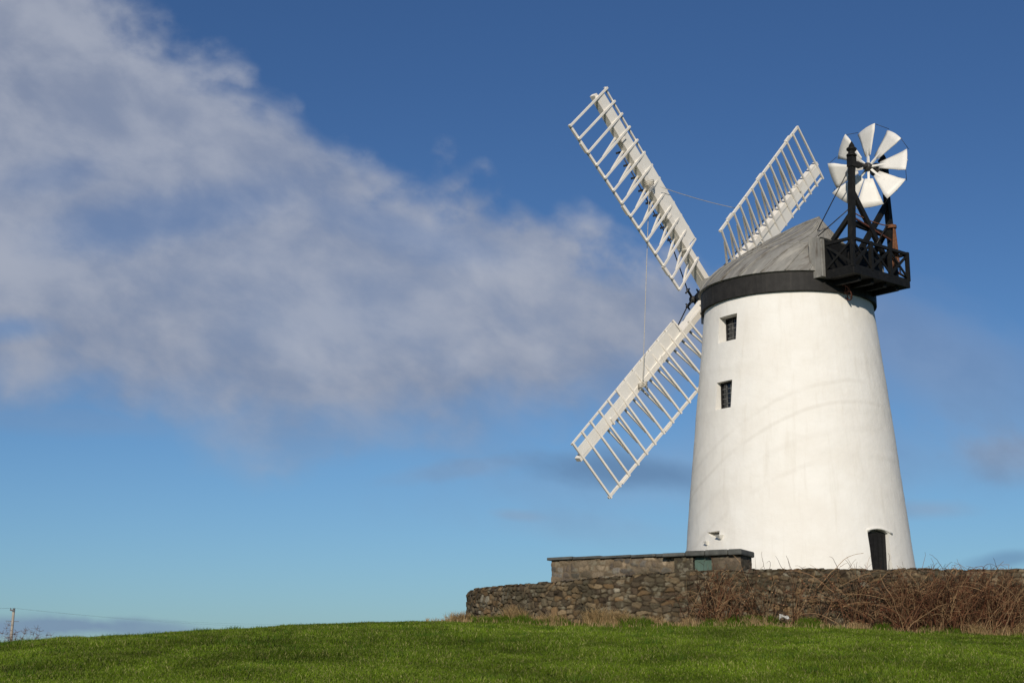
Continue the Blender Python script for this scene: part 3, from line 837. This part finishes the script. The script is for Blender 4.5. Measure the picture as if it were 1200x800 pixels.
FB = BETA + radians(9); FW_ = Vector((-sin(FB), cos(FB), 0)); FH_ = Vector((cos(FB), sin(FB), 0))      # the fan wheel stands a little skew on its frame
TWF = radians(24); NB = 8; tips = []
for k in range(NB):
    an = radians(88 + 45 * k + random.uniform(-1.5, 1.5)); r = (FW_ * -cos(an) + Zv * sin(an)); t = (FW_ * sin(an) + Zv * cos(an))   # image right = -W
    bt = (t * cos(TWF) + FH_ * sin(TWF)); bn = r.cross(bt).normalized()
    mb = MB()
    rows = [(.35, .11, .12), (.58, .185, .20), (.82, .26, .285), (1.03, .335, .37), (1.23, .37, .43)]
    top, bot = [], []
    for rr, wl, wr in rows:
        top.append([]); bot.append([])
        for j in range(7):
            f = j / 6; q = -wl + (wl + wr) * f; bow = .012 * (1 - (2 * f - 1) ** 2) * (rr / 1.25)
            ro = rr + (.035 * (1 - (2 * f - 1) ** 2) if rr > 1.2 else 0) - (.10 * f if rr > 1.2 else 0)
            p = HUB + r * ro + bt * q + bn * bow
            top[-1].append(mb.bm.verts.new(p + bn * .008)); bot[-1].append(mb.bm.verts.new(p - bn * .008))
    nr, nc = len(rows), 7
    for i in range(nr - 1):
        for j in range(nc - 1):
            mb.bm.faces.new((top[i][j], top[i][j + 1], top[i + 1][j + 1], top[i + 1][j])).smooth = True
            mb.bm.faces.new((bot[i][j], bot[i + 1][j], bot[i + 1][j + 1], bot[i][j + 1])).smooth = True
    for j in range(nc - 1):
        mb.bm.faces.new((top[0][j], bot[0][j], bot[0][j + 1], top[0][j + 1])); mb.bm.faces.new((top[-1][j], top[-1][j + 1], bot[-1][j + 1], bot[-1][j]))
    for i in range(nr - 1):
        mb.bm.faces.new((top[i][0], top[i + 1][0], bot[i + 1][0], bot[i][0])); mb.bm.faces.new((top[i][-1], bot[i][-1], bot[i + 1][-1], top[i + 1][-1]))
    mb.bar(HUB + r * .12, HUB + r * 1.22 - bn * .015, bt, .07, .05, .04, .03)
    mb.build('fan_blade', M_BLADE, fan)
    tips.append((HUB + r * 1.19 + bt * .40, HUB + r * 1.23 - bt * .34))
for k in range(NB):
    mb = MB(); mb.tube([tips[k][0], tips[(k + 1) % NB][1]], .008, 5); mb.build('rim_wire', M_IRON, fan)
# hand wheel under the gallery
hwc = lp(-2.62, -.62, GZ - .30); hwn = (W * .35 + H * -.6 + Zv * -.35).normalized()
mb = MB(); e1 = hwn.cross(Zv).normalized(); e2 = hwn.cross(e1)
mb.tube([hwc + e1 * cos(2 * pi * i / 24) * .24 + e2 * sin(2 * pi * i / 24) * .24 for i in range(25)], .022, 6)
for i in range(6): mb.tube([hwc, hwc + e1 * cos(pi * i / 3) * .24 + e2 * sin(pi * i / 3) * .24], .014, 5)
mb.tube([hwc - hwn * .1, hwc + hwn * .05], .04, 8); mb.tube([hwc - hwn * .05, lp(-2.7, -.55, GZ + .02)], .03, 6)
mb.build('hand_wheel', M_RUST, mill)

# windshaft, sails
TAU = radians(5.3); WS = (W * cos(TAU) + Zv * sin(TAU)); VS = (Zv * cos(TAU) - W * sin(TAU))
SH = lp(3.05, .03, 11.96); PHI = radians(47.0)
mb = MB(); mb.lathe(SH - WS * 1.2, WS, [(0, .22), (.9, .22), (.9, .30), (1.6, .30), (1.62, .12), (1.66, .05), (2.12, .05)], 14)
shaft = mb.build('windshaft', M_IRON, mill)
SP = SH + WS * .80
mb = MB()
for k in range(4):
    an = PHI + k * pi / 2; d = H * cos(an) + VS * sin(an); t = -H * sin(an) + VS * cos(an)
    mb.tube([SP, SP + d * .42], .042, 6); mb.tube([SP + d * .36 - t * .10, SP + d * .36 + t * .14], .03, 6)
mb.lathe(SP - WS * .1, WS, [(0, .05), (.02, .11), (.18, .11), (.2, .04)], 10)
mb.build('spider', M_IRON, shaft)


def sail(k):
    an = PHI + k * pi / 2; d = H * cos(an) + VS * sin(an); t = -H * sin(an) + VS * cos(an)   # t: trailing side
    off = 0.15 if k in (0, 2) else 0.0
    base = SH + WS * off; RT = [7.45, 7.55, 7.62, 7.6][k]
    mb = MB()
    mb.bar(base - d * .1 + WS * .02, base + d * 3.2 + WS * .04, t, .24, .30, .17, .22)             # stock
    mb.bar(base + d * .62 - WS * .08, base + d * (RT + .12) + WS * .0, t, .20, .34, .13, .20)   # whip along it
    for rr in (1.9, 3.1, 6.0): mb.bar(base + d * rr - WS * .06, base + d * (rr + .06) - WS * .06, t, .23, .36 - .02 * rr)
    s = mb.build('sail', M_WHITE, mill)
    s['label'] = ['sail pointing up to the right, its foot hidden behind the cap', 'sail pointing up to the left, seen against blue sky', 'sail pointing down to the left, broad white leading boards showing', 'sail pointing down behind the tower'][k]
    nb = 14; r0 = 1.42
    rs = [RT + (r0 - RT) * i / (nb - 1) for i in range(nb)]
    wm = lambda r: radians(-2.5 - 10.0 * (RT - r) / (RT - r0))                                    # weather of the sail
    tv = lambda r: t * cos(wm(r)) + WS * sin(wm(r))
    fc = lambda r: base + d * r - WS * (.25 - .14 * (r - .55) / (RT - .55))                       # face of the whip towards the tower
    WTR = lambda r: 1.56
    LED = .52
    for i, r in enumerate(rs):
        q = (tv(r) + d * random.uniform(-.012, .012)).normalized(); r += random.uniform(-.012, .012); a = fc(r) - q * (LED + .05 if r > 1.85 else .16); b = fc(r) + q * (WTR(r) + .05)
        mb = MB(); mb.bar(a - WS * random.uniform(0, .012), b, d, .060, .055, .060, .048)
        if i >= 3:                                                                                  # back stay of the bar
            st = base + d * (r + .02) + WS * (.06) + t * .07
            e = fc(r) + q * (WTR(r) * .72) + WS * .03
            mb.bar(st, e, d, .05, .06)
        mb.build('sail_bar', M_WHITE, s)
    mb = MB(); hl = lambda r: fc(r) + tv(r) * WTR(r) + WS * .05
    mb.bar(hl(rs[0] + .05), hl(rs[-1] - .04), t, .075, .065)
    for q in (rs[1] - .3, rs[6] - .25, rs[11] - .2): mb.bar(hl(q + .17) + t * .03, hl(q - .17) + t * .03, t, .07, .09)
    mb.build('hemlath', M_WHITE, s)
    ld = lambda r: fc(r) - tv(r) * LED + WS * .045
    mb = MB(); mb.bar(ld(rs[0] + .05), ld(1.95), t, .05, .05); mb.build('leading_lath', M_WHITE, s)
    # leading boards: a narrow run at the tip, full width towards the hub
    mb = MB()
    lb = lambda r, q: fc(r) - tv(r) * q + WS * .004
    for ra, rb, qa, qb in ((rs[0], rs[5], .02, .32), (rs[5], 1.95, .02, .52)):
        n = 6 if qb < .4 else 5
        for i in range(1):
            w0 = lb(ra - .005, (qa + qb) / 2); w1 = lb(rb + .005, (qa + qb) / 2)
            mb.bar(w0, w1, t, qb - qa, .022)
    mb.build('leading_board', M_BOARD, s)
    # striking rod along the windward face, with its cranks
    mb = MB(); p0 = SP + d * .40; p1 = base + d * 2.2 + WS * .26 + t * .10; p2 = base + d * (rs[4]) + WS * .16 + t * .08
    mb.tube([p0, p1, p2], .020, 5)
    for r in rs[4:12]:
        c = base + d * r + WS * .17 + t * .06; mb.bar(c, c + t * .14 + WS * .05 + d * .06, d, .06, .04)
    mb.build('striking_rod', M_IRON, s)
    return s, base, d, t


sails = [sail(k) for k in range(4)]

# ------------------------------------------------------------------ ropes
def sag(p0, p1, drop, n=14): return [p0.lerp(p1, i / n) - Zv * drop * 4 * (i / n) * (1 - i / n) for i in range(n + 1)]


def sail_pt(k, r, tr=0, w=-.3): s, b, d, t = sails[k]; return b + d * r + t * tr + WS * w


pa, pb = sail_pt(1, 4.50, .1), sail_pt(2, 4.40, -.1)
mb = MB(); mb.tube(sag(pa, pb, .02), .010, 5)
for q in (pa, pb):
    for i in range(3): mb.tube([q + Vector((.14 * cos(a), .14 * sin(a), -.05 * i + .04 * cos(a))) for a in [2 * pi * j / 10 for j in range(11)]], .014, 5)
tag(mb.build('tie_rope', M_ROPE), 'pale rope hanging straight between the two left sails', 'rope')
pa, pb = sail_pt(1, 4.1, -.2), sail_pt(0, 2.75, 1.5)
mb = MB(); mb.tube(sag(pa, pb, .05), .010, 5); tag(mb.build('tie_rope', M_ROPE), 'pale rope slung between the two upper sails', 'rope')
mb = MB(); top = P(1, 13.05) - W * .16
for i in range(7):
    q = (i - 3) * .035; f = random.uniform(.9, 1.5)
    mb.tube(sag(top + H * q * .3, top + H * q * 1.9 + Zv * -f, .0, 6), .015, 5)
for i in range(3): mb.tube([top + Zv * (-.03 * i) + H * .12 * cos(a) + W * .14 * sin(a) + W * .10 for a in [2 * pi * j / 12 for j in range(13)]], .024, 5)
mb.tube(sag(top + W * .1, P(-1, 13.15), .08), .018, 5)
tag(mb.build('rope_hank', M_OROPE), 'orange-brown rope looped over the rear fan post above the gallery', 'rope')

# ------------------------------------------------------------------ grass
def blades(x, y, h, w, lean, tone, name, m, z=None, bend=False):
    n = len(x); z = ground_z(x, y) if z is None else z
    az = rng.uniform(0, 2 * pi, n); la = rng.uniform(0, 2 * pi, n); l = h * lean * rng.uniform(.3, 1.0, n)
    cx, cy = np.cos(az) * w / 2, np.sin(az) * w / 2
    lx, ly = np.cos(la) * l, np.sin(la) * l
    b0 = np.stack([x - cx, y - cy, z - .01], 1); b1 = np.stack([x + cx, y + cy, z - .01], 1)
    m0 = np.stack([x - cx * .8 + lx * .3, y - cy * .8 + ly * .3, z + h * .58], 1); m1 = np.stack([x + cx * .8 + lx * .3, y + cy * .8 + ly * .3, z + h * .58], 1)
    tp = np.stack([x + lx, y + ly, z + np.sqrt(np.maximum(h * h - l * l, .1 * h * h))], 1)
    V = np.stack([b0, b1, m1, m0, tp], 1).reshape(-1, 3); k = np.arange(n) * 5
    F = np.concatenate([np.stack([k, k + 1, k + 2], 1), np.stack([k, k + 2, k + 3], 1), np.stack([k + 3, k + 2, k + 4], 1)])
    return np_mesh(name, V, F, m, None, np.repeat(tone, 5, 0), smooth=True)


def wall_dist(x, y):
    """distance in front of the field wall's foot"""
    i = FW[:, 0].argsort(); return np.interp(x, FW[2:, 0], FW[2:, 1]) - y


def lawn():
    N = 1150000
    u = rng.uniform(0, 1, N); Y = 12.5 * (48.0 / 12.5) ** u                       # thins out with distance
    X = rng.uniform(-.40, .40, N) * Y
    keep = ~((X > -1.1) & (wall_dist(X, Y) < 0.02))
    X, Y = X[keep], Y[keep]; n = len(X)
    cl = fbm(X / .55, Y / .8, 31, 3); big = fbm(X / 3.5, Y / 5.0, 37, 3)
    h = (.032 + .045 * sstep(cl, .35, .75)) * rng.uniform(.6, 1.4, n) * (1 + .5 * (big - .5))
    w = (.0044 + .00015 * Y) * rng.uniform(.7, 1.4, n)
    c0 = np.array((.094, .158, .009)); c1 = np.array((.175, .245, .020)); c2 = np.array((.058, .100, .007)); c3 = np.array((.33, .32, .11))
    r = rng.uniform(0, 1, n)[:, None]; tone = c0 * (1 - r) + c1 * r
    dk = (sstep(big, .42, .66) * rng.uniform(.2, 1, n))[:, None]; tone = tone * (1 - .55 * dk) + c2 * .55 * dk
    yl = (rng.uniform(0, 1, n) < .08 + .06 * sstep(cl, .3, .5))[:, None]; tone = np.where(yl, c3 * rng.uniform(.6, 1.2, n)[:, None], tone)
    tone = tone * rng.uniform(.65, 1.45, n)[:, None] * (1 + 1.1 * (fbm(X / .7, Y / 1.2, 43, 4) - .5) + .6 * (fbm(X / 4.0, Y / 7.0, 47, 3) - .5))[:, None]
    o = blades(X, Y, h, w, .92, tone, 'grass', M_GRASS)
    tag(o, 'short green turf covering the slope in the foreground', 'grass', kind='stuff')


lawn()


def wall_foot():
    """longer green tufts and bleached dry grass at the foot of the field wall"""
    n = 60000
    X = rng.uniform(-1.1, 14, n); off = rng.gamma(1.6, .16, n); Y = np.interp(X, FW[2:, 0], FW[2:, 1]) - .06 - off
    off = off + .35 * sstep(X, 5.5, 8.5) * rng.uniform(0, 1.4, n); Y = Y - 0.0; Y = np.interp(X, FW[2:, 0], FW[2:, 1]) - .06 - off
    m = fbm(X / .55, off / .5, 71, 3); k = m > .40 + .10 * sstep(off, .1, .9) - .06 * sstep(X, 5.5, 8)
    X, Y, m, off = X[k], Y[k], m[k], off[k]; n = len(X)
    h = (.08 + .22 * sstep(m, .42, .72)) * rng.uniform(.5, 1.15, n) * (1 - .5 * sstep(off, .2, 1.0)); w = rng.uniform(.008, .016, n)
    r = rng.uniform(0, 1, n)[:, None]; tone = np.array((.058, .118, .008)) * (1 - r) + np.array((.15, .22, .02)) * r
    tag(blades(X, Y, h, w, .7, tone, 'long_grass', M_GRASS), 'longer lush grass along the foot of the field wall', 'grass', kind='stuff')
    # ranker tussocks scattered over the slope
    c = 170; cy = 13 + 32 * rng.uniform(0, 1, c) ** .8; cx = rng.uniform(-.38, .38, c) * cy; k = ~((cx > -1.3) & (wall_dist(cx, cy) < .8)); cx, cy = cx[k], cy[k]
    m = 60; X = (cx[:, None] + rng.normal(0, .10, (len(cx), m))).ravel(); Y = (cy[:, None] + rng.normal(0, .10, (len(cx), m))).ravel(); n = len(X)
    r = rng.uniform(0, 1, n)[:, None]; tone = np.array((.045, .10, .008)) * (1 - r) + np.array((.12, .20, .02)) * r
    tag(blades(X, Y, rng.uniform(.05, .15, n), .005 + .00016 * Y, .8, tone, 'tussock_grass', M_GRASS), 'darker ranker grass tussocks scattered over the turf', 'grass', kind='stuff')
    # dry
    xs, ys, hs = [], [], []
    clumps = [(-1.45, .10, .32, 260), (-1.2, .05, .34, 300), (-.80, .0, .22, 150), (-.30, .0, .30, 200), (.05, .0, .50, 700), (.35, .05, .30, 350), (.75, .1, .28, 250), (.98, .05, .34, 350), (1.9, .05, .50, 500), (2.35, .15, .42, 900), (2.7, .2, .30, 450), (3.2, .1, .30, 200),
              (4.0, .1, .25, 220), (5.35, .2, .30, 200), (6.6, .3, .22, 120), (7.6, .35, .22, 200), (9.3, .45, .25, 160), (10.2, .55, .34, 350), (10.9, .6, .30, 400), (11.4, .7, .42, 700), (12.0, .7, .45, 800)]
    for cx, dy, hh, c in clumps:
        x = rng.normal(cx, .13, c); yy = np.interp(x, FW[2:, 0], FW[2:, 1]) if cx > -1.1 else np.full(c, 40.2)
        xs.append(x); ys.append(yy - .10 - dy - np.abs(rng.normal(0, .10, c))); hs.append(hh * rng.uniform(.45, 1.15, c))
    c = 3200; x = rng.uniform(-2.2, 13, c); yy = np.where(x < -1.1, 40.2, np.interp(x, FW[2:, 0], FW[2:, 1])); xs.append(x); ys.append(yy - .05 - rng.gamma(1.5, .35, c)); hs.append(rng.uniform(.08, .2, c))
    X, Y, h = map(np.concatenate, (xs, ys, hs)); n = len(X); r = rng.uniform(0, 1, n)[:, None]
    tone = np.array((.30, .20, .09)) * (1 - r) + np.array((.46, .34, .18)) * r
    tag(blades(X, Y, h, rng.uniform(.008, .015, n), .85, tone, 'dry_grass', M_STRAW), 'bleached straw-coloured grass tufts at the foot of the field wall', 'dry grass', kind='stuff')


wall_foot()

# ------------------------------------------------------------------ brambles
def brambles():
    V, F, T = [], [], []; cnt = 0

    def cane(p, dirv, n, step, r, tone, droop, wob):
        nonlocal cnt
        d = dirv / np.linalg.norm(dirv); pts = [p]
        for i in range(n):
            d = d + rng.normal(0, wob, 3); d[2] -= droop * (i / n); d /= np.linalg.norm(d)
            q = pts[-1] + d * step
            g_ = float(np.interp(q[0], GX, GZ_))
            if q[2] < g_ + .02: break
            yw_ = float(np.interp(q[0], FW[2:, 0], FW[2:, 1]))
            if q[2] < 2.45 and q[1] > yw_ - .05: q[1] = yw_ - .05; d[1] = -abs(d[1]) * .3
            pts.append(q)
        if len(pts) < 3: return pts
        pts = np.array(pts); t = np.gradient(pts, axis=0); t /= np.linalg.norm(t, axis=1)[:, None] + 1e-9
        a = np.cross(t, (.3, .5, .8)); a /= np.linalg.norm(a, axis=1)[:, None] + 1e-9; b = np.cross(t, a)
        rr = np.linspace(r, r * .45, len(pts))[:, None]
        ring = np.stack([pts + a * rr, pts + (-.5 * a + .866 * b) * rr, pts + (-.5 * a - .866 * b) * rr], 1)
        k = len(pts); V.append(ring.reshape(-1, 3)); T.append(np.repeat(tone[None], 3 * k, 0))
        i = np.arange(k - 1)[:, None] * 3
        for j in range(3):
            F.append(np.concatenate([cnt + i + j, cnt + i + (j + 1) % 3, cnt + i + 3 + (j + 1) % 3, cnt + i + 3 + j], 1))
        cnt += 3 * k
        return pts
    GX = np.linspace(2, 16, 300); GZ_ = ground_z(GX, np.interp(GX, FW[2:, 0], FW[2:, 1]) - .4)
    pal = np.array((.74, .66, .58)) * np.array([(.135, .055, .032), (.18, .092, .052), (.070, .036, .022), (.26, .165, .095), (.36, .26, .155), (.17, .082, .048), (.23, .15, .09), (.055, .036, .024)])
    n = 0
    while n < 1500:
        x = rng.uniform(3.5, 13.6)
        dens = (.42 * np.exp(-((x - 4.55) / .45) ** 2) + .10 * (x > 5.1) + .90 * sstep(np.array(x), 6.9, 9.2)) * (.35 + 1.0 * float(sstep(np.array(vnoise(np.array(x) / .35, np.array(0.), 91)), .25, .7)))
        if rng.uniform() > dens: continue
        n += 1
        yw_ = np.interp(x, FW[2:, 0], FW[2:, 1]); y = yw_ - .08 - abs(rng.normal(0, .24)) * (0.5 + .8 * float(sstep(np.array(x), 6.5, 9)))
        z = float(np.interp(x, GX, GZ_)) + .0
        tall = rng.uniform(.25, 1) ** .8
        tone = pal[rng.integers(len(pal))] * rng.uniform(.7, 1.3)
        pts = cane(np.array([x, y, z + .02]), np.array([rng.normal(0, .28), rng.normal(.02, .12), 1.0]), int(13 * tall) + 6, .088, rng.uniform(.005, .010), tone, rng.choice([.02, .06, .30], p=[.45, .35, .2]), .12)
        for q in range(rng.integers(1, 4)):
            if len(pts) > 4:
                p = np.array(pts[rng.integers(2, len(pts))])
                cane(p, np.array([rng.normal(0, 1), rng.normal(-.1, .35), rng.normal(.35, .5)]), rng.integers(3, 7), .06, rng.uniform(.004, .007), tone * rng.uniform(.8, 1.4), .15, .2)
    # slanting and arching runners, some of them over the wall
    for i in range(70):
        x = rng.uniform(6.8, 13.5); yw_ = np.interp(x, FW[2:, 0], FW[2:, 1]); y = yw_ - rng.uniform(.12, .5); z = float(np.interp(x, GX, GZ_)) + rng.uniform(.1, .9)
        cane(np.array([x, y, z]), np.array([rng.choice([-1, 1]) * rng.uniform(.5, 1.2), rng.normal(0, .1), rng.uniform(.1, .9)]), rng.integers(8, 18), .08, rng.uniform(.006, .011), pal[rng.integers(3, 5)] * rng.uniform(.8, 1.4), rng.uniform(.06, .2), .08)
    for i in range(46):
        x = rng.choice([rng.uniform(5.2, 13.4), rng.uniform(8.5, 13.4)]); yw_ = np.interp(x, FW[2:, 0], FW[2:, 1])
        cane(np.array([x, yw_ + rng.uniform(-.08, .3), 2.42]), np.array([rng.normal(0, .8), rng.normal(0, .15), rng.uniform(.4, 1.0)]), rng.integers(4, 9), .07, rng.uniform(.006, .009), np.array((.13, .085, .06)) * rng.uniform(.6, 1.3), .30, .16)
    # dead leaves caught in the tangle
    n = 6500; x = 4.2 + 9.4 * rng.uniform(0, 1, n) ** .62; yw_ = np.interp(x, FW[2:, 0], FW[2:, 1]); y = yw_ - .06 - np.abs(rng.normal(0, .2, n))
    z = np.interp(x, GX, GZ_) + 1.15 * rng.uniform(0, 1, n) ** 1.5
    s = rng.uniform(.012, .035, n)[:, None]; a = rng.normal(0, 1, (n, 3)); a /= np.linalg.norm(a, axis=1)[:, None]; b = np.cross(a, rng.normal(0, 1, (n, 3))); b /= np.linalg.norm(b, axis=1)[:, None]
    p = np.stack([x, y, z], 1); q = np.stack([p - a * s, p + b * s * .5, p + a * s, p - b * s * .5], 1)
    V.append(q.reshape(-1, 3)); k = cnt + np.arange(n) * 4; F.append(np.stack([k, k + 1, k + 2, k + 3], 1))
    tn = pal[rng.integers(0, len(pal), n)] * rng.uniform(.7, 1.5, n)[:, None]; T.append(np.repeat(tn, 4, 0))
    o = np_mesh('brambles', np.concatenate(V), np.concatenate(F), M_CANE, None, np.concatenate(T), smooth=False)
    tag(o, 'tangle of bare brown bramble canes climbing the right half of the field wall', 'brambles', kind='stuff')


brambles()

# ------------------------------------------------------------------ scrap of litter at the wall foot
mb = MB(); c = at(919, 724, 34.6)
g_ = [[mb.bm.verts.new(c + Vector(((i - 2.5) * .042, random.uniform(-.03, .03), .05 * sin(i * .9 + .3 * j) * .5 + (j - 1) * .03 + .02 + random.uniform(-.02, .02)))) for j in range(4)] for i in range(6)]
for i in range(5):
    for j in range(3): mb.bm.faces.new((g_[i][j], g_[i + 1][j], g_[i + 1][j + 1], g_[i][j + 1]))
r_ = bmesh.ops.solidify(mb.bm, geom=list(mb.bm.faces), thickness=.006)
tag(mb.build('litter_scrap', M_PAPER), 'crumpled white scrap lying in the grass under the brambles', 'litter')

# ------------------------------------------------------------------ far left: power line and bare bush
def power_pole(x, y, ztop, lean):
    zb = float(ground_z(x, y)) - .3
    root = thing('utility_pole', '', 'pole'); root.location = (x, y, zb)
    T = Vector((lean, 0, ztop - zb))
    mb = MB(); mb.tube([T * (i / 8) for i in range(9)], .17, 10, .12); mb.build('pole_shaft', M_POLE, root)
    mb = MB(); mb.bar(T * .985 + Vector((-.30, -.15, .05)), T * .985 + Vector((.16, -.15, -.05)), Zv, .14, .12); mb.build('crossarm', M_WIRE, root)
    for q, w in ((-.26, .16), (.02, .16), (.13, .14)):
        mb = MB(); mb.lathe(T * .985 + Vector((q, -.15, .02)), (0, 0, 1), [(0, .03), (.06, .06), (.10, .04), (.14, .06), (.2, .03)], 8); mb.build('insulator', M_WIRE, root)
    for s in (-1, 1):
        mb = MB(); mb.bar(T * .885 + Vector((s * .10, -.10, .0)), T * .885 + Vector((s * .62, -.12, .05 if s < 0 else -.02)), Zv, .05, .05); mb.build('bracket', M_WIRE, root)
    return root, Vector((x, y, zb)) + T


pt = at(14.6, 713, 150)
pole, ptop = power_pole(at(11, 740, 150).x, 150, pt.z, .28)
pole['label'] = 'weathered wooden utility pole with short crossarms at the far left'
ends = at(330, 730, 170)
for k in range(2):
    e = ends + Vector((0, 0, -.25 * k - .1)); s0 = ptop + Vector((-.26 + .4 * k, -.15, .08))
    mb = MB(); mb.tube(sag(s0, e, .35), .004, 4); l = s0 + Vector((-40, -14, -.5))
    mb.tube(sag(s0, l, .5), .004, 4)
    w = mb.build('power_line', M_WIRE); tag(w, 'thin power line running from the utility pole behind the hill', 'power line', 'power lines on the pole')


def bare_bush(x, y, w, hgt, seed):
    r = np.random.default_rng(seed); root = thing('bare_bush', 'bare purplish bush behind the crest beside the utility pole', 'bush')
    z = float(ground_z(x, y)); mb = MB(); tw = MB()
    for i in range(150):
        px = x + r.normal(0, w * .30); p = Vector((px, y + r.normal(0, .8), z)); d = Vector((r.normal(0, .25), r.normal(0, .25), 1)).normalized()
        hh = hgt * r.uniform(.85, 1.08) * math.exp(-((px - x) / w) ** 2); pts = [p]
        for j in range(7):
            d = (d + Vector((r.normal(0, .18), r.normal(0, .18), .05))).normalized(); pts.append(pts[-1] + d * hh / 6)
        mb.tube(pts, .022, 3, .010)
        for j in range(26):
            q = pts[3 + int(r.integers(0, 5))]; dd_ = Vector((r.normal(0, .7), r.normal(0, .7), abs(r.normal(.5, .5)))).normalized()
            e = q + dd_ * r.uniform(.2, .55); tw.tube([q, (q + e) / 2 + Vector((r.normal(0, .06), 0, 0)), e], .014, 3, .007, False)
    m = mat('bare_twigs', (.16, .115, .11), .9, .25, 2.0)
    mb.build('trunk', m, root); tw.build('crown', m, root)


bx = at(24, 752, 138); bare_bush(bx.x, 138, 1.5, at(28, 746.0, 138).z - float(ground_z(bx.x, 138)) - .25, 3)
